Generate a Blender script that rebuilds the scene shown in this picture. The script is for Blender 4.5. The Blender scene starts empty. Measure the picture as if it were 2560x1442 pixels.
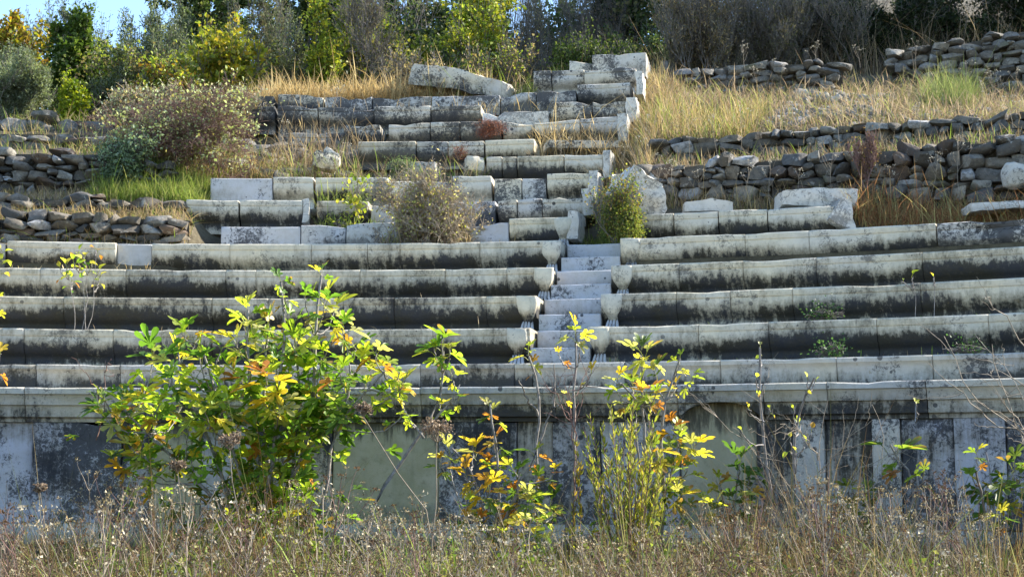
import bpy, math, random
import numpy as np
from mathutils import Vector, Matrix, noise

random.seed(7)
RNG = np.random.default_rng(7)
sc = bpy.context.scene
COL = sc.collection
PI = math.pi

# ------------------------------------------------------------------ camera maths (pixel of the 2560x1442 photo <-> world)
F = 3556.0
PITCH = math.atan(430 / 3556)
CZ = 1.6
cP, sP = math.cos(PITCH), math.sin(PITCH)
C0 = (-2.8, -2.0)          # centre of the theatre's circles

def ray(px, py):
    a = (px - 1280) / F
    b = (721 - py) / F
    return (a, cP - b * sP, sP + b * cP)

def at(px, py, D):
    d = ray(px, py)
    t = D / d[1]
    return Vector((t * d[0], D, CZ + t * d[2]))

def cyl(px, py, R):
    d = ray(px, py)
    a = d[0] ** 2 + d[1] ** 2
    b = -2 * (d[0] * C0[0] + d[1] * C0[1])
    c = C0[0] ** 2 + C0[1] ** 2 - R * R
    t = (-b + math.sqrt(b * b - 4 * a * c)) / (2 * a)
    return Vector((t * d[0], t * d[1], CZ + t * d[2]))

def pol(R, phi, z=0.0):
    return Vector((C0[0] + R * math.sin(phi), C0[1] + R * math.cos(phi), z))

def proj(p):
    x, y, z = p[0], p[1], p[2] - CZ
    f = y * cP + z * sP
    u = -y * sP + z * cP
    return 1280 + F * x / f, 721 - F * u / f

def phi_at(px, R, z):
    lo, hi = -0.75, 0.95
    for _ in range(34):
        m = (lo + hi) / 2
        if proj(pol(R, m, z))[0] < px: lo = m
        else: hi = m
    return (lo + hi) / 2

# ------------------------------------------------------------------ object helpers
def tag(o, label=None, cat=None, group=None, kind=None):
    if label: o['label'] = label
    if cat: o['category'] = cat
    if group: o['group'] = group
    if kind: o['kind'] = kind
    return o

def empty(name, loc, label, cat, group=None):
    o = bpy.data.objects.new(name, None)
    COL.objects.link(o)
    o.location = loc
    o.empty_display_size = 0.2
    return tag(o, label, cat, group)

def mesh_obj(name, V, faces, mat, parent=None, col=None, attrs=None, smooth=None, origin=None):
    """V (n,3); faces: list of (m,k) int arrays; col (n,4)"""
    V = np.asarray(V, dtype=np.float64)
    if not isinstance(faces, list): faces = [faces]
    faces = [np.asarray(f, dtype=np.int32) for f in faces if len(f)]
    me = bpy.data.meshes.new(name)
    me.vertices.add(len(V))
    nl = sum(f.size for f in faces)
    npoly = sum(len(f) for f in faces)
    me.loops.add(nl)
    me.polygons.add(npoly)
    me.loops.foreach_set('vertex_index', np.concatenate([f.ravel() for f in faces]))
    starts, s = [], 0
    for f in faces:
        k = f.shape[1]
        starts.append(s + np.arange(len(f)) * k)
        s += f.size
    me.polygons.foreach_set('loop_start', np.concatenate(starts).astype(np.int32))
    o = bpy.data.objects.new(name, me)
    COL.objects.link(o)
    off = np.zeros(3)
    if parent is not None:
        o.parent = parent
        off = np.array(parent_world(parent))
    elif origin is not None:
        o.location = origin
        off = np.array(origin)
    me.vertices.foreach_set('co', (V - off).astype(np.float32).ravel())
    if col is not None:
        a = me.color_attributes.new('Col', 'FLOAT_COLOR', 'POINT')
        a.data.foreach_set('color', np.asarray(col, dtype=np.float32).ravel())
    if attrs:
        for n, d in attrs.items():
            a = me.attributes.new(n, 'FLOAT_VECTOR', 'POINT')
            a.data.foreach_set('vector', np.asarray(d, dtype=np.float32).ravel())
    me.update(calc_edges=True)
    me.validate()
    if smooth is not None:
        me.polygons.foreach_set('use_smooth', [True] * len(me.polygons))
        if smooth < 3: me.set_sharp_from_angle(angle=smooth)
    me.materials.append(mat)
    return o

def parent_world(p):
    v = Vector(p.location)
    while p.parent:
        p = p.parent
        v = v + p.location
    return v

# ------------------------------------------------------------------ materials
def new_mat(name):
    m = bpy.data.materials.new(name)
    m.use_nodes = True
    nt = m.node_tree
    for n in list(nt.nodes): nt.nodes.remove(n)
    return m, nt

class NB:
    def __init__(s, nt): s.nt = nt
    def n(s, t, **kw):
        x = s.nt.nodes.new(t)
        for k, v in kw.items():
            if k == 'inp':
                for a, b in v.items(): x.inputs[a].default_value = b
            else: setattr(x, k, v)
        return x
    def l(s, a, b): s.nt.links.new(a, b)
    def noise(s, vec, scale, detail=4, rough=0.6, dist=0.0):
        x = s.n('ShaderNodeTexNoise', inp={'Scale': scale, 'Detail': detail, 'Roughness': rough, 'Distortion': dist})
        if vec is not None: s.l(vec, x.inputs['Vector'])
        return x.outputs['Fac']
    def ramp(s, fac, pts, interp='LINEAR'):
        x = s.n('ShaderNodeValToRGB')
        x.color_ramp.interpolation = interp
        e = x.color_ramp.elements
        while len(e) < len(pts): e.new(0.5)
        for i, (p, c) in enumerate(pts):
            e[i].position = p
            e[i].color = c if len(c) == 4 else (*c, 1)
        s.l(fac, x.inputs['Fac'])
        return x.outputs['Color']
    def mr(s, v, a, b, c=0.0, d=1.0, smooth=True):
        x = s.n('ShaderNodeMapRange', inp={'From Min': a, 'From Max': b, 'To Min': c, 'To Max': d})
        x.interpolation_type = 'SMOOTHSTEP' if smooth else 'LINEAR'
        s.l(v, x.inputs['Value'])
        return x.outputs['Result']
    def m(s, op, a, b=None, c=None, clamp=False):
        x = s.n('ShaderNodeMath', operation=op, use_clamp=clamp)
        for i, v in enumerate((a, b, c)):
            if v is None: continue
            if isinstance(v, (int, float)): x.inputs[i].default_value = v
            else: s.l(v, x.inputs[i])
        return x.outputs[0]
    def mix(s, f, a, b, mode='MIX'):
        x = s.n('ShaderNodeMix', data_type='RGBA', blend_type=mode)
        for k, v in ((0, f), (6, a), (7, b)):
            if isinstance(v, (int, float)): x.inputs[k].default_value = v
            elif isinstance(v, tuple): x.inputs[k].default_value = v if len(v) == 4 else (*v, 1)
            else: s.l(v, x.inputs[k])
        return x.outputs[2]
    def vmul(s, v, w):
        x = s.n('ShaderNodeVectorMath', operation='MULTIPLY')
        s.l(v, x.inputs[0]); x.inputs[1].default_value = w
        return x.outputs[0]
    def out(s, bsdf):
        o = s.n('ShaderNodeOutputMaterial')
        s.l(bsdf, o.inputs['Surface'])

def marble(name, warm, cool, stain=1.0, spots=1.0, crack=0.0, slab=False):
    """sc attribute: u along the block, v below the top edge, w = dirt; pr: tint, wear, seed"""
    m, nt = new_mat(name); b = NB(nt)
    a = b.n('ShaderNodeAttribute', attribute_name='sc')
    p = b.n('ShaderNodeAttribute', attribute_name='pr')
    sx = b.n('ShaderNodeSeparateXYZ'); b.l(a.outputs['Vector'], sx.inputs[0])
    px = b.n('ShaderNodeSeparateXYZ'); b.l(p.outputs['Vector'], px.inputs[0])
    U, Vd, dirt = sx.outputs
    tint, wear, seed = px.outputs
    geo = b.n('ShaderNodeNewGeometry')
    pos = geo.outputs['Position']
    # streak coordinates
    cm = b.n('ShaderNodeCombineXYZ')
    b.l(b.m('MULTIPLY', U, 7.0), cm.inputs[0]); b.l(b.m('MULTIPLY', Vd, 0.6 if slab else 2.2), cm.inputs[1]); b.l(seed, cm.inputs[2])
    streak = b.noise(cm.outputs[0], 1.6, 8, 0.78)
    cm2 = b.n('ShaderNodeCombineXYZ')
    b.l(b.m('MULTIPLY', U, 0.9), cm2.inputs[0]); b.l(b.m('MULTIPLY', Vd, 1.2), cm2.inputs[1]); b.l(seed, cm2.inputs[2])
    big = b.noise(cm2.outputs[0], 1.1, 3, 0.6)
    fine = b.noise(pos, 22, 6, 0.7)
    base = b.mix(b.mr(b.m('ADD', b.noise(pos, 1.3, 4, 0.6), b.m('MULTIPLY', tint, 0.35)), 0.42, 0.85), warm, cool)
    base = b.mix(b.mr(b.noise(pos, 6, 5, 0.7), 0.3, 0.75, 0.0, 0.45), base, (0.36, 0.33, 0.25))
    # biofilm: sits in the hollow of the profile, runs down in tongues
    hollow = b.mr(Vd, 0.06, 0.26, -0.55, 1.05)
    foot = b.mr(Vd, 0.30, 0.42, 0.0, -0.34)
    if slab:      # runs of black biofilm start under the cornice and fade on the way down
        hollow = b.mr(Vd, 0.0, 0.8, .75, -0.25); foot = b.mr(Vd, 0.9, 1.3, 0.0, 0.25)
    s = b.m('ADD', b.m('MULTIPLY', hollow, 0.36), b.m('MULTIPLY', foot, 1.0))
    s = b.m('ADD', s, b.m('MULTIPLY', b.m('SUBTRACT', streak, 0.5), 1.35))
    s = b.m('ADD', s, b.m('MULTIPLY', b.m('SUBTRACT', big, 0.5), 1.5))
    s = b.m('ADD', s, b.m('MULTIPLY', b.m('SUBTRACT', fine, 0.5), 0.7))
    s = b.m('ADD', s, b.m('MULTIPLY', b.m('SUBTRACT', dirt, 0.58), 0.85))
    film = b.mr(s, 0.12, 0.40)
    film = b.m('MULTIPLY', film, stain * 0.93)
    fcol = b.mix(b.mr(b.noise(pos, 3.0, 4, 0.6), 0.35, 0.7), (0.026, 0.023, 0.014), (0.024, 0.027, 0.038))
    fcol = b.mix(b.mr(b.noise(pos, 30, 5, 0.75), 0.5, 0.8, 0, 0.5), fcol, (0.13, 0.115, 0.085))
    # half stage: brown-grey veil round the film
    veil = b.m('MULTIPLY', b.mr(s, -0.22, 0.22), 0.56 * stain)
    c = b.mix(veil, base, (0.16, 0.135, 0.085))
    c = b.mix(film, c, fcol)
    # dark lichen: dots and crusts
    vor = b.n('ShaderNodeTexVoronoi', feature='F1', inp={'Scale': 9.0, 'Randomness': 1.0})
    b.l(pos, vor.inputs['Vector'])
    dsep = b.n('ShaderNodeSeparateColor'); b.l(vor.outputs['Color'], dsep.inputs[0])
    dot = b.m('LESS_THAN', vor.outputs['Distance'], b.m('MULTIPLY', b.m('POWER', dsep.outputs[0], 4.0), 0.26))
    crust = b.mr(b.m('ADD', b.noise(pos, 24, 8, 0.8, 0.8), b.m('ADD', b.m('MULTIPLY', b.m('SUBTRACT', b.noise(pos, 1.9, 3, 0.6), 0.5), 0.8), b.m('MULTIPLY', wear, 0.17))), 0.59, 0.70)
    c = b.mix(b.m('MULTIPLY', b.m('MAXIMUM', dot, crust), 0.88 * spots, clamp=True), c, (0.035, 0.037, 0.042))
    # ochre lichen, very sparse
    c = b.mix(b.mr(b.noise(pos, 5.5, 6, 0.75), 0.66, 0.74, 0, 0.5), c, (0.34, 0.24, 0.09))
    if crack:
        wv = b.n('ShaderNodeVectorMath', operation='ADD')
        nz = b.n('ShaderNodeTexNoise', inp={'Scale': 3.0, 'Detail': 4})
        b.l(pos, nz.inputs['Vector']); b.l(pos, wv.inputs[0])
        nm = b.n('ShaderNodeVectorMath', operation='SCALE'); b.l(nz.outputs['Color'], nm.inputs[0]); nm.inputs['Scale'].default_value = 0.5
        b.l(nm.outputs[0], wv.inputs[1])
        vc = b.n('ShaderNodeTexVoronoi', feature='DISTANCE_TO_EDGE', inp={'Scale': 1.7})
        b.l(wv.outputs[0], vc.inputs['Vector'])
        cr = b.m('MULTIPLY', b.mr(vc.outputs['Distance'], 0.0, 0.014, 1.0, 0.0), b.mr(b.noise(pos, 0.8, 1, 0.5), 0.5, 0.6))
        c = b.mix(b.m('MULTIPLY', cr, crack), c, (0.03, 0.028, 0.025))
    bs = b.n('ShaderNodeBsdfPrincipled', inp={'Roughness': 0.82})
    bs.inputs['Specular IOR Level'].default_value = 0.3
    b.l(c, bs.inputs['Base Color'])
    h = b.m('ADD', b.m('MULTIPLY', fine, 0.6), b.m('ADD', b.m('MULTIPLY', b.noise(pos, 90, 4, 0.7), 0.25), b.m('MULTIPLY', b.noise(pos, 5, 4, 0.6), 0.9)))
    bp = b.n('ShaderNodeBump', inp={'Strength': 0.55, 'Distance': 0.02}); b.l(h, bp.inputs['Height'])
    b.l(bp.outputs[0], bs.inputs['Normal'])
    b.out(bs.outputs[0])
    return m

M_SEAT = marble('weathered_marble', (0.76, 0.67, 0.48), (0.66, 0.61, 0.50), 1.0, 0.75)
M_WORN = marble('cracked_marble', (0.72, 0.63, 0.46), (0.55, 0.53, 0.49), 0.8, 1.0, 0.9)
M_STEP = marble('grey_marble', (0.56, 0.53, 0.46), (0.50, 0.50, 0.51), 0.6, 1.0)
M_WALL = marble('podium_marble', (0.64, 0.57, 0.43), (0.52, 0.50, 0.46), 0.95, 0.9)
M_SLAB = marble('podium_slab_marble', (0.62, 0.56, 0.45), (0.52, 0.52, 0.56), 0.97, 1.0, 0.4, True)
M_FRESH = marble('broken_marble', (0.78, 0.72, 0.62), (0.60, 0.57, 0.50), 0.3, 0.7, 0.6)

def simple_rock(name, bump=0.6):
    m, nt = new_mat(name); b = NB(nt)
    a = b.n('ShaderNodeAttribute', attribute_name='Col')
    pos = b.n('ShaderNodeNewGeometry').outputs['Position']
    c = b.mix(b.mr(b.noise(pos, 14, 7, 0.75), 0.40, 0.70, 0, .85), a.outputs['Color'], (0.05, 0.048, 0.042))
    c = b.mix(b.mr(b.noise(pos, 9, 6, 0.7, 0.5), 0.58, 0.66, 0, 0.6), c, (0.42, 0.40, 0.34))
    c = b.mix(b.mr(b.noise(pos, 2.0, 4, 0.6), 0.58, 0.72, 0, 0.55), c, (0.09, 0.095, 0.035))
    bs = b.n('ShaderNodeBsdfPrincipled', inp={'Roughness': 0.9})
    b.l(c, bs.inputs['Base Color'])
    h = b.m('ADD', b.noise(pos, 30, 6, 0.7), b.m('MULTIPLY', b.noise(pos, 7, 4, 0.6), 1.5))
    bp = b.n('ShaderNodeBump', inp={'Strength': bump, 'Distance': 0.03}); b.l(h, bp.inputs['Height'])
    b.l(bp.outputs[0], bs.inputs['Normal'])
    b.out(bs.outputs[0])
    return m
M_RUB = simple_rock('fieldstone')

def soil(name, c1, c2, c3):
    m, nt = new_mat(name); b = NB(nt)
    pos = b.n('ShaderNodeNewGeometry').outputs['Position']
    c = b.ramp(b.noise(pos, 1.2, 8, 0.7), [(0.3, c1), (0.5, c2), (0.7, c3)])
    c = b.mix(b.mr(b.noise(pos, 12, 6, 0.75), 0.45, 0.65, 0, 0.6), c, c1)
    bs = b.n('ShaderNodeBsdfPrincipled', inp={'Roughness': 0.95})
    b.l(c, bs.inputs['Base Color'])
    bp = b.n('ShaderNodeBump', inp={'Strength': 0.9, 'Distance': 0.08}); b.l(b.noise(pos, 9, 8, 0.75), bp.inputs['Height'])
    b.l(bp.outputs[0], bs.inputs['Normal'])
    b.out(bs.outputs[0])
    return m
M_SOIL = soil('dry_soil', (0.055, 0.043, 0.026), (0.14, 0.115, 0.065), (0.21, 0.175, 0.11))

def leafmat(name, trans=0.45, rough=0.5, spec=0.25, tboost=1.35, mott=.25, mcol=(0.06, 0.07, 0.02), tb=.55):
    m, nt = new_mat(name); b = NB(nt)
    a = b.n('ShaderNodeAttribute', attribute_name='Col')
    pos = b.n('ShaderNodeNewGeometry').outputs['Position']
    c = b.mix(b.mr(b.noise(pos, 25, 3, 0.6), 0.3, 0.7, 0.0, mott), a.outputs['Color'], mcol)
    bs = b.n('ShaderNodeBsdfPrincipled', inp={'Roughness': rough})
    bs.inputs['Specular IOR Level'].default_value = spec
    b.l(c, bs.inputs['Base Color'])
    t = b.n('ShaderNodeBsdfTranslucent')
    b.l(b.mix(1.0, c, (tboost, tboost * 1.02, tboost * tb), 'MULTIPLY'), t.inputs['Color'])
    mx = b.n('ShaderNodeMixShader'); mx.inputs[0].default_value = trans
    b.l(bs.outputs[0], mx.inputs[1]); b.l(t.outputs[0], mx.inputs[2])
    b.out(mx.outputs[0])
    return m
M_LEAF = leafmat('leaf', 0.45)
M_FIG = leafmat('fig_leaf', 0.5, 0.42, 0.4, 2.0, .15)
M_STRAW = leafmat('dry_grass_blade', 0.35, 0.7, 0.15, 1.3, .12, (.16, .11, .06), .85)
M_FLUFF = leafmat('seed_fluff', 0.18, 0.8, 0.05, 1.2, .15, (.2, .14, .09), .9)

def barkmat(name, c1, c2):
    m, nt = new_mat(name); b = NB(nt)
    pos = b.n('ShaderNodeNewGeometry').outputs['Position']
    c = b.mix(b.mr(b.noise(pos, 18, 5, 0.7), 0.35, 0.65), c1, c2)
    bs = b.n('ShaderNodeBsdfPrincipled', inp={'Roughness': 0.85})
    b.l(c, bs.inputs['Base Color'])
    b.out(bs.outputs[0])
    return m
M_BARK = barkmat('bark', (0.10, 0.085, 0.07), (0.20, 0.18, 0.155))
M_BARKD = barkmat('dark_bark', (0.035, 0.03, 0.025), (0.08, 0.07, 0.06))
M_FIGBARK = barkmat('fig_bark', (0.17, 0.15, 0.13), (0.32, 0.29, 0.26))
M_REDTWIG = barkmat('red_twig', (0.14, 0.07, 0.055), (0.25, 0.15, 0.12))
M_PALETWIG = barkmat('pale_twig', (0.24, 0.19, 0.13), (0.40, 0.33, 0.24))
M_PLASTER, _nt = new_mat('niche_plaster')
_b = NB(_nt)
_pos = _b.n('ShaderNodeNewGeometry').outputs['Position']
_c = _b.mix(_b.mr(_b.noise(_pos, 2.2, 6, 0.65), 0.35, 0.7), (0.40, 0.37, 0.24), (0.54, 0.50, 0.37))
_c = _b.mix(_b.mr(_b.noise(_b.vmul(_pos, (3, 3, 0.4)), 2.0, 5, 0.6), 0.55, 0.75, 0, 0.5), _c, (0.27, 0.27, 0.18))
_c = _b.mix(_b.mr(_b.noise(_pos, 9, 8, 0.75), 0.50, 0.72, 0, 0.6), _c, (0.22, 0.20, 0.13))
_sz = _b.n('ShaderNodeSeparateXYZ'); _b.l(_pos, _sz.inputs[0])
_dr = _b.m('ADD', _b.mr(_sz.outputs[2], 1.55, 2.02, -.10, .30), _b.noise(_b.vmul(_pos, (5, 5, 0.7)), 1.5, 7, 0.75))   # runs of grime below the cornice
_c = _b.mix(_b.mr(_dr, 0.62, 0.80, 0, 0.85), _c, (0.05, 0.048, 0.04))
_ds = _b.m('ADD', _b.mr(_sz.outputs[2], 1.0, 1.45, .22, -.1), _b.noise(_pos, 3.5, 7, 0.75))   # damp at the foot
_c = _b.mix(_b.mr(_ds, 0.56, 0.78, 0, 0.6), _c, (0.13, 0.14, 0.12))
_bs = _b.n('ShaderNodeBsdfPrincipled', inp={'Roughness': 0.9}); _b.l(_c, _bs.inputs['Base Color'])
_bp = _b.n('ShaderNodeBump', inp={'Strength': 0.3, 'Distance': 0.01}); _b.l(_b.noise(_pos, 40, 5, 0.7), _bp.inputs['Height']); _b.l(_bp.outputs[0], _bs.inputs['Normal'])
_b.out(_bs.outputs[0])

# ------------------------------------------------------------------ the rows of the theatre
YS = [907, 818, 738, 667, 600, 541, 489, 430, 383, 340, 291, 249, 205, 167, 133]
XS = [1320, 1325, 1340, 1375, 1400, 1425, 1460, 1478, 1508, 1530, 1545, 1560, 1575, 1590, 1615]
R = [16.5 + 0.7 * k for k in range(18)]
Z = [cyl(x, y, R[k]).z for k, (x, y) in enumerate(zip(XS, YS))]
ZC = cyl(1320, 965, 16.0).z
PHI_ST = math.radians(10.4)

# ------------------------------------------------------------------ swept blocks
SEAT_PROF = [(0.014, 0.0), (0.0, 0.014), (0.0, 0.07), (0.004, 0.076), (0.014, 0.078), (0.012, 0.088), (0.008, 0.12), (0.014, 0.165), (0.032, 0.205),
             (0.068, 0.245), (0.11, 0.272), (0.14, 0.29), (0.15, 0.31), (0.146, 0.34), (0.135, 0.355), (0.135, 1.0)]
LEDGE_PROF = [(0.014, 0.0), (0.0, 0.014), (0.0, 0.05), (0.012, 0.058), (0.03, 0.085), (0.036, 0.10), (0.036, 1.0)]
CORN_PROF = [(0.014, 0.0), (0.0, 0.012), (0.0, 0.065), (0.03, 0.07), (0.033, 0.085), (0.045, 0.10), (0.055, 0.17), (0.085, 0.178), (0.09, 0.19),
             (0.094, 0.285), (0.115, 0.29), (0.135, 0.30), (0.14, 1.0)]
BASE_PROF = [(0.12, 0.0), (0.11, 0.03), (0.07, 0.05), (0.055, 0.085), (0.03, 0.10), (0.0, 0.105), (0.0, 1.0)]
PLAIN_PROF = [(0.012, 0.0), (0.0, 0.012), (0.0, 1.0)]

def prof_pts(prof, H, depth):
    pts = [(d, min(v, H)) for d, v in prof if v < H - 0.004 or v >= 1.0]
    # densify
    out = [pts[0]]
    for p, q in zip(pts, pts[1:]):
        L = math.hypot(q[0] - p[0], q[1] - p[1])
        n = max(1, int(L / 0.07))
        for i in range(1, n + 1):
            out.append((p[0] + (q[0] - p[0]) * i / n, p[1] + (q[1] - p[1]) * i / n))
    nfront = len(out)
    out.append((depth, H))
    out.append((depth, 0.0))
    out.append((depth * 0.55, 0.0))
    out.append((0.12, 0.0) if depth > 0.3 else (depth * 0.4, 0.0))
    return out, nfront

def swept(name, Rf, zt, H, p0, p1, prof, depth, mat, wear=0.004, dirt=0.5, tint=0.3, chip=0.0, top_cut=None, vclamp=None,
          parent=None, step=0.11, top_wob=0.0, seed=None):
    """block of the ring: front radius Rf, top zt, height H, between angles p0 < p1"""
    pts, nf = prof_pts(prof, H, depth)
    M = max(3, int((p1 - p0) * Rf / step) + 1)
    if seed is None: seed = random.uniform(0, 100)
    V, A, Pq = [], [], []
    N = len(pts)
    Lb = (p1 - p0) * Rf; dl = min(.2, .011 / max(.05, Lb))
    ts = [0.0, dl] + [i / (M - 1) for i in range(1, M - 1)] + [1 - dl, 1.0]; M = len(ts)
    for i in range(M):
        t = ts[i]
        ph = p0 + (p1 - p0) * t
        u = ph * Rf
        endf = min(t, 1 - t) * (p1 - p0) * Rf
        for j, (d, v) in enumerate(pts):
            q = Vector((u * 3.1, v * 6 + seed, d * 6))
            n1 = noise.noise(q) * wear
            n2 = noise.noise(q * 3.3) * wear * 0.5
            dd = d - n1 - n2
            vv = v
            front = j < nf
            # chips along the nosing
            if chip and d < 0.14 and v < 0.20:
                c = noise.noise(Vector((u * 1.7, v * 2.0, seed * 1.3)))
                c2 = noise.noise(Vector((u * 5.3, seed, v * 5)))
                e = max(0.0, c + 0.35 * c2 - 0.12) * chip
                dd += e * 1.3 * max(0, 1 - v / 0.2)
                if v < 0.02: vv += e * 1.0
            if j >= nf + 2 or j == 0:
                vv += (noise.noise(Vector((u * 2.0, d * 4, seed))) ** 2) * wear * 2 + top_wob * max(0, noise.noise(Vector((u * 1.1, seed, d * 2))) + 0.15)
            if endf < 0.005 and front: dd += 0.009
            if top_cut:
                vv = max(vv, top_cut(t)) if vv < H else H
            if vclamp:
                vm = vclamp(ph)
                if vm is not None: vv = min(vv, vm)
            pp = pol(Rf + dd, ph, zt - vv)
            V.append(pp[:])
            A.append((u, v, dirt))
            Pq.append((tint, min(1, wear * 30), seed))
    V = np.array(V)
    ii, jj = np.meshgrid(np.arange(M - 1), np.arange(N), indexing='ij')
    a = ii * N + jj; b_ = ii * N + (jj + 1) % N
    F4 = np.stack([a, b_, b_ + N, a + N], -1).reshape(-1, 4)
    caps = np.array([list(range(N))[::-1], list(range((M - 1) * N, M * N))])
    org = pol(Rf, (p0 + p1) / 2, zt - H)
    o = mesh_obj(name, V, [F4, caps], mat, parent, attrs={'sc': A, 'pr': Pq}, smooth=math.radians(38), origin=None if parent else org)
    return o

ORD = ['', 'first', 'second', 'third', 'fourth', 'fifth', 'sixth', 'seventh', 'eighth', 'ninth', 'tenth', 'eleventh', 'twelfth', 'thirteenth', 'fourteenth', 'fifteenth']
ROWN = {1: 'lowest row', 2: 'second row up', 3: 'third row up', 4: 'fourth row up', 5: 'fifth row up', 6: 'sixth row up', 7: 'seventh row up', 8: 'eighth row up', 9: 'ninth row up', 10: 'tenth row up', 11: 'eleventh row up', 12: 'twelfth row up', 13: 'thirteenth row up', 14: 'topmost row'}

def lion_leg(parent, k, px):
    """carved feline leg standing proud of the hollow of a seat end"""
    z1 = Z[k]; H = Z[k] - Z[k - 1]
    ph = phi_at(px, R[k], z1)
    er = Vector((math.sin(ph), math.cos(ph), 0)); et = Vector((math.cos(ph), -math.sin(ph), 0))
    j1, j2 = random.uniform(.94, 1.06), random.uniform(.9, 1.08)
    st = [(0.010, .112, -.008, .05), (0.025, .116, -.020, .05), (0.08, .117, -.030, .05), (0.14, .110 * j1, -.034, .05), (0.185, .094 * j1, -.030, .07), (0.225, .070, -.008, .10),
          (0.255, .054 * j2, .026, .14), (0.29, .048, .050, .16), (0.33, .052, .050, .16), (0.37, .062, .030, .16), (H - 0.004, .070, .012, .16)]
    V, A = [], []
    n = 14
    base = pol(R[k], ph, z1)
    for (v, w, f, bk) in st:
        for i in range(n):
            a = 2 * PI * i / n
            ca, sa = math.cos(a), math.sin(a)
            sx = math.copysign(abs(ca) ** 0.62, ca) * w
            sy = math.copysign(abs(sa) ** 0.62, sa)
            r = (f + bk) / 2 + sy * (bk - f) / 2
            p = base + et * sx + er * r + Vector((0, 0, -v))
            p += Vector((noise.noise(p * 9), noise.noise(p * 9 + Vector((9, 9, 9))), noise.noise(p * 6))) * 0.014
            V.append(p[:]); A.append((ph * R[k] + sx, v * 0.75, 0.5))
    N = len(st)
    Fq = [(i * n + j, i * n + (j + 1) % n, (i + 1) * n + (j + 1) % n, (i + 1) * n + j) for i in range(N - 1) for j in range(n)]
    caps = [list(range(n))[::-1], list(range((N - 1) * n, N * n))]
    leg = mesh_obj('carved_leg', V, [np.array(Fq), np.array(caps)], M_SEAT, parent, attrs={'sc': A, 'pr': [(0.2, 0.1, 3.3)] * len(V)}, smooth=math.radians(50))
    # paw: four long toes
    V, A, Fq = [], [], []
    for q in range(4):
        off = (q - 1.5) * 0.042
        for s in range(6):
            t = s / 5
            hz = [0.13, 0.10, 0.06, 0.045, 0.03, 0.006][s]
            fr = [0.03, 0.0, -0.03, -0.05, -0.06, -0.062][s] + abs(off) * 0.3
            wd = [0.012, 0.016, 0.018, 0.019, 0.017, 0.012][s]
            c = base + et * (off * (0.75 + 0.35 * t)) + er * (fr + 0.03) + Vector((0, 0, -H + hz + 0.004))
            for i in range(8):
                a = 2 * PI * i / 8
                p = c + et * math.cos(a) * wd + (er * -0.9 + Vector((0, 0, .4))) * math.sin(a) * wd * 1.2
                V.append(p[:]); A.append((p.x, 0.05, 0.2))
            b0 = (q * 6 + s) * 8
            if s < 5:
                Fq += [(b0 + i, b0 + (i + 1) % 8, b0 + 8 + (i + 1) % 8, b0 + 8 + i) for i in range(8)]
    caps = []
    for q in range(4):
        caps += [[(q * 6) * 8 + i for i in range(8)], [(q * 6 + 5) * 8 + i for i in range(8)]]
    mesh_obj('paw', V, [np.array(Fq), np.array(caps)], M_STEP, leg, attrs={'sc': A, 'pr': [(0.6, 0.1, 3.3)] * len(V)}, smooth=math.radians(60))

def row(k, joints, side, prof='seat', dirt=0.5, wear=0.005, chip=0.035, mat=None, leg_px=None, styles=None, adj='stained'):
    """joints: pixel x of the joints at the row's top edge, going away from the stairs"""
    H = Z[k] - Z[k - 1]
    for i in range(len(joints) - 1):
        a, b_ = joints[i], joints[i + 1]
        if a is None or b_ is None: continue
        st = (styles or {}).get(i, {})
        dr = random.uniform(-0.006, 0.006) * (1 if k < 5 else 2.5 if k < 9 else 6) + st.get('dr', 0)
        dz = random.uniform(-0.003, 0.001) * (1 if k < 5 else 3) + st.get('dz', 0)
        pa, pb = sorted((phi_at(a, R[k], Z[k]), phi_at(b_, R[k], Z[k])))
        g = 0.0022 / R[k] * (1 if k < 5 else 3)
        pf = {'seat': SEAT_PROF, 'plain': PLAIN_PROF}[st.get('prof', prof)]
        m = st.get('mat', mat or M_SEAT)
        lab = f"{st.get('adj', adj)} marble seat block, {ORD[min(15, i + 1)]} {side} of the stairs in the {ROWN[k]}"
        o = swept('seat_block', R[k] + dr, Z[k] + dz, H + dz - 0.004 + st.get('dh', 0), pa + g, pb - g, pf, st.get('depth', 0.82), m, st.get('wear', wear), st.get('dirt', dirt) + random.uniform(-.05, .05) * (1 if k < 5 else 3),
                  st.get('tint', random.uniform(.15, .5) if k < 5 else random.uniform(0, .8)), st.get('chip', chip), st.get('cut'), top_wob=st.get('wob', 0.0), seed=(k * 7.3 + (3 if side == 'right' else 0)) if k < 6 else None)
        tag(o, lab, 'seat block', 'marble seat blocks')
        if i == 0 and leg_px: lion_leg(o, k, leg_px)
    return

# left of the stairs (from the stairs outwards)
row(1, [1325, 1082, 870, 640, 530, 283, 60, -150, -400], 'left', dirt=0.84, leg_px=1292)
row(2, [1340, 1215, 985, 858, 670, 530, 160, -60, -330], 'left', dirt=0.92, leg_px=1317,
    styles={2: dict(chip=.05, wear=.012, adj='dark chipped')})
row(3, [1375, 1267, 1112, 900, 640, 565, 315, 101, -80, -330], 'left', dirt=0.80, leg_px=1359)
row(4, [1402, 1200, 1000, 918, 778, 575, 380], 'left', dirt=0.66, leg_px=1378)
row(4, [None, None, None, None, None, None, 378, 290, 18], 'left', dirt=0.58,
    styles={6: dict(prof='plain', dr=.10, dirt=.25, mat=M_STEP, adj='pale flat broken'), 7: dict(adj='short standing', chip=.05)})
row(4, [None] * 8 + [14, -140, -380], 'left', dirt=.5, mat=M_WORN, styles={8: dict(prof='plain', wear=.03, chip=.1, dz=-.03)})
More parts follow.
